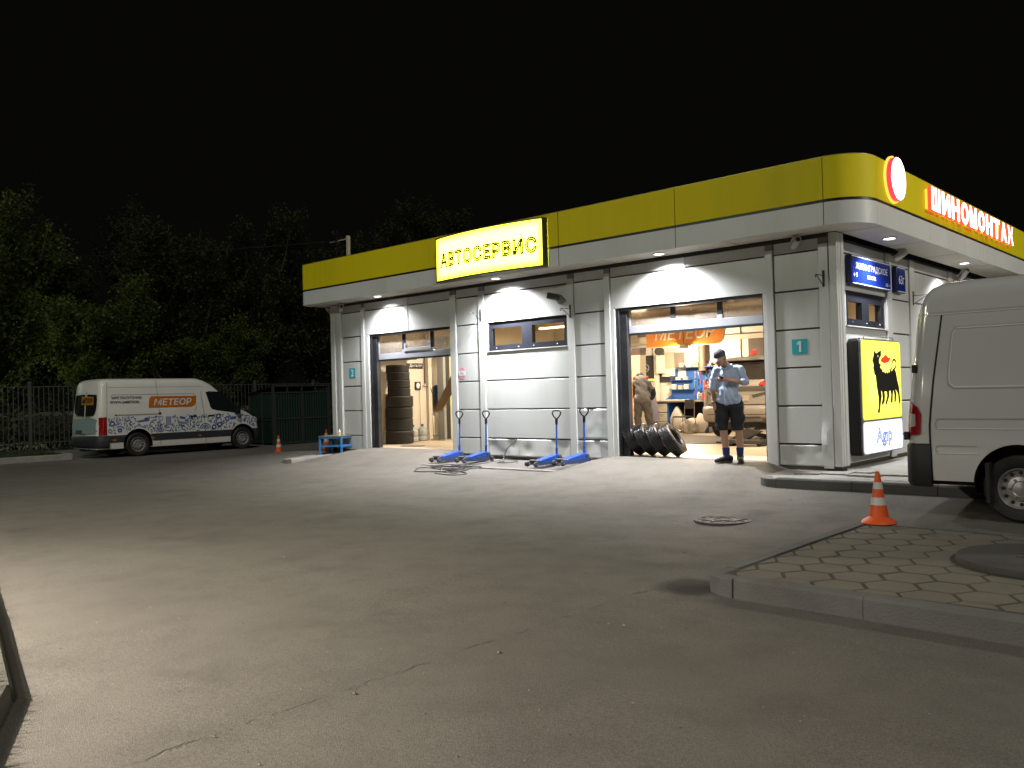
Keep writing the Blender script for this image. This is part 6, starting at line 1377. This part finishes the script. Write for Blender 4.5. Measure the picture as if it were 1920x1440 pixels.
def tree_proto(seed, H, rad, base, nleaf, spike):
    r = random.Random(seed); tr = MB(); lf = MB(); tips = []
    tp_ = [(r.uniform(-.1,.1)*k,r.uniform(-.1,.1)*k,H*.55*k/5) for k in range(6)]; tr.tube(tp_,[.16-.02*k for k in range(6)],8)
    nb = 26
    for i in range(nb):
        a = i*2.4+r.uniform(-.4,.4); f = base+(1-base)*(.1+.75*r.random()); z0 = H*(.10+.42*r.random())
        rr_ = rad*r.uniform(.45,1.0)*(1-.35*abs(f-.45)); zt = z0+r.uniform(.22,.50)*H*(1 if spike else .8); zt = min(zt,H*r.uniform(.82,1.0))
        x,y = rr_*math.cos(a),rr_*math.sin(a); pp_ = [(0,0,z0),(x*.45,y*.45,z0+(zt-z0)*.35),(x*.85,y*.85,z0+(zt-z0)*.72),(x,y,zt)]
        tr.tube(pp_,[.055,.04,.025,.008],5); tips.append([Vector(q) for q in pp_])
        for _ in range(5):
            t_ = r.uniform(.25,.95); k = min(2,int(t_*3)); q = Vector(pp_[k]).lerp(Vector(pp_[k+1]),t_*3-k); e = q+Vector((r.uniform(-1,1)*rad*.35,r.uniform(-1,1)*rad*.35,r.uniform(.1,1.1)*(1.3 if spike else .7)))
            tr.tube([tuple(q),tuple((q+e)/2+Vector((0,0,.05))),tuple(e)],[.018,.012,.005],4); tips.append([q,(q+e)/2,(q+e)/2,e])
    for i in range(nleaf):
        t4 = r.choice(tips); t_ = r.random()**.8*2.999; k = int(t_); c = t4[k].lerp(t4[k+1],t_-k); sp = .16+.10*(3-t_)/3
        c = c+Vector((r.gauss(0,sp),r.gauss(0,sp),r.gauss(0,sp)-.05)); s = r.uniform(.045,.10)
        if c.z < H*base*.6: continue
        q = Matrix.Rotation(r.uniform(0,6.28),3,'Z') @ Matrix.Rotation(r.uniform(-1.1,1.1),3,'X') @ Matrix.Rotation(r.uniform(-.6,.6),3,'Y')
        lf.add([q@Vector(v)+c for v in ((0,-s,0),(s*.62,-s*.1,s*.12),(0,s,0),(-s*.62,-s*.1,s*.12))],[(0,1,2,3)])
    return tr.mesh('trunk',40), lf.mesh('crown',0,False)
PR = [tree_proto(1,9.5,2.4,.14,34000,True),tree_proto(2,8.2,2.8,.10,36000,False),tree_proto(3,10.5,2.4,.16,34000,True)]
VAR = {}
def tree(x,y,z,rz,s,k,lm,label,sz=1.0):
    t = thing('tree', label, 'tree', (x,y,z), rz, 'trees behind the fence'); t.scale = (s,s,s*sz)
    a = link('trunk', PR[k][0], t)
    if not PR[k][0].materials: PR[k][0].materials.append(BARK)
    if (k,lm) not in VAR:
        m_ = PR[k][1].copy(); m_.materials.append(LEAF[lm]); VAR[(k,lm)] = m_
    link('crown', VAR[(k,lm)], t)
tree(-32.2,9.6,.1,.3,.92,0,0,'leafy tree nearest the far left edge, brightest foliage')
tree(-32.2,13.4,.1,2.0,.84,1,0,'low bright green tree behind the white delivery van')
tree(-33.5,16.8,.1,4.1,1.0,0,1,'tall slender tree above the roof of the white van')
tree(-31.6,17.9,.1,1.2,.66,1,0,'bright low tree above the bonnet of the white van')
tree(-33.0,20.2,.1,5.0,.95,2,1,'tall upright tree behind the bin shelter')
tree(-32.6,23.6,.1,.9,.98,0,1,'dark tree just left of the building')
tree(-35.5,7.6,.1,2.9,1.05,2,1,'tall dark tree at the far left background')
tree(-38.5,12.2,.1,3.7,1.2,1,2,'dark rounded tree behind the lamp at left')
tree(-39,18.5,.1,1.9,1.02,2,2,'dark tall tree in the second row behind the van')
tree(-36,26.5,.1,2.6,1.15,1,1,'dark broad tree beside the left end of the roof')
tree(-36.5,31.5,.1,.2,1.22,0,1,'spiky tree showing above the roof left of the lit sign')
tree(-33.0,30.5,.1,3.3,1.12,2,1,'spiky tree showing right above the service sign')
tree(-40.5,35.0,.1,5.4,1.15,2,2,'distant dark tree behind the roof mast')
# undergrowth behind the fence
ru = random.Random(33); mb = MB()
for _ in range(16000):
    x = -29.6-abs(ru.gauss(0,1.2)); y = ru.uniform(2,26); z = .15+abs(ru.gauss(0,.75)); s = ru.uniform(.04,.10)
    q = Matrix.Rotation(ru.uniform(0,6.28),3,'Z') @ Matrix.Rotation(ru.uniform(-1.2,1.2),3,'X'); c = Vector((x,y,z))
    mb.add([q@Vector(v)+c for v in ((0,-s,0),(s*.6,0,s*.1),(0,s,0),(-s*.6,0,s*.1))],[(0,1,2,3)])
tag(stuff(mb.build('undergrowth', LEAF[2], smooth=0, recalc=False)), 'dark tangled undergrowth behind the fence', 'undergrowth')

# loose grit and leaf scraps on the asphalt near the camera
rgt = random.Random(77); mb = MB()
for _ in range(420):
    d = rgt.uniform(.12,1)**1.6; x = rgt.uniform(-7.5,-1.2); y = 1.6+d*9.5; sz = rgt.uniform(.002,.007)*(1.6 if rgt.random() < .06 else 1)
    if x > -3.6 and 5.4 < y < 9.1: continue
    if x*.294+y*.956 < .25: continue
    q = Matrix.Rotation(rgt.uniform(0,6.28),3,'Z'); c = Vector((x,y,gz(x,y)+sz*.3+.003)); ax = rgt.uniform(.6,1.6)
    mb.add([q@Vector(v)+c for v in ((-sz*ax,-sz,0),(sz*ax,-sz,0),(sz*ax*.8,sz,0),(-sz*ax,sz,0),(0,0,sz*.9))],[(0,1,4),(1,2,4),(2,3,4),(3,0,4)])
tag(stuff(mb.build('grit', M('grit',(.20,.18,.15),.9,0,.6,40), smooth=0, recalc=False)), 'loose grit scattered over the asphalt', 'grit')
mb = MB()
for _ in range(30):
    x = rgt.uniform(-14,-1.2); y = rgt.uniform(2,12); sz = rgt.uniform(.005,.012)
    if (x > -3.6 and 5.4 < y < 9.1) or x*.294+y*.956 < .25 or (x > -5.9 and y > 11.2): continue
    q = Matrix.Rotation(rgt.uniform(0,6.28),3,'Z'); c = Vector((x,y,gz(x,y)+.008))
    mb.add([q@Vector(v)+c for v in ((-sz*1.8,0,0),(0,-sz*.6,.004),(sz*1.8,0,.003),(0,sz*.6,.006))],[(0,1,2,3)])
tag(stuff(mb.build('leaf_litter', M('leaf_litter',(.035,.028,.018),.8), smooth=0, recalc=False)), 'dry dark leaf scraps on the asphalt', 'leaf litter')
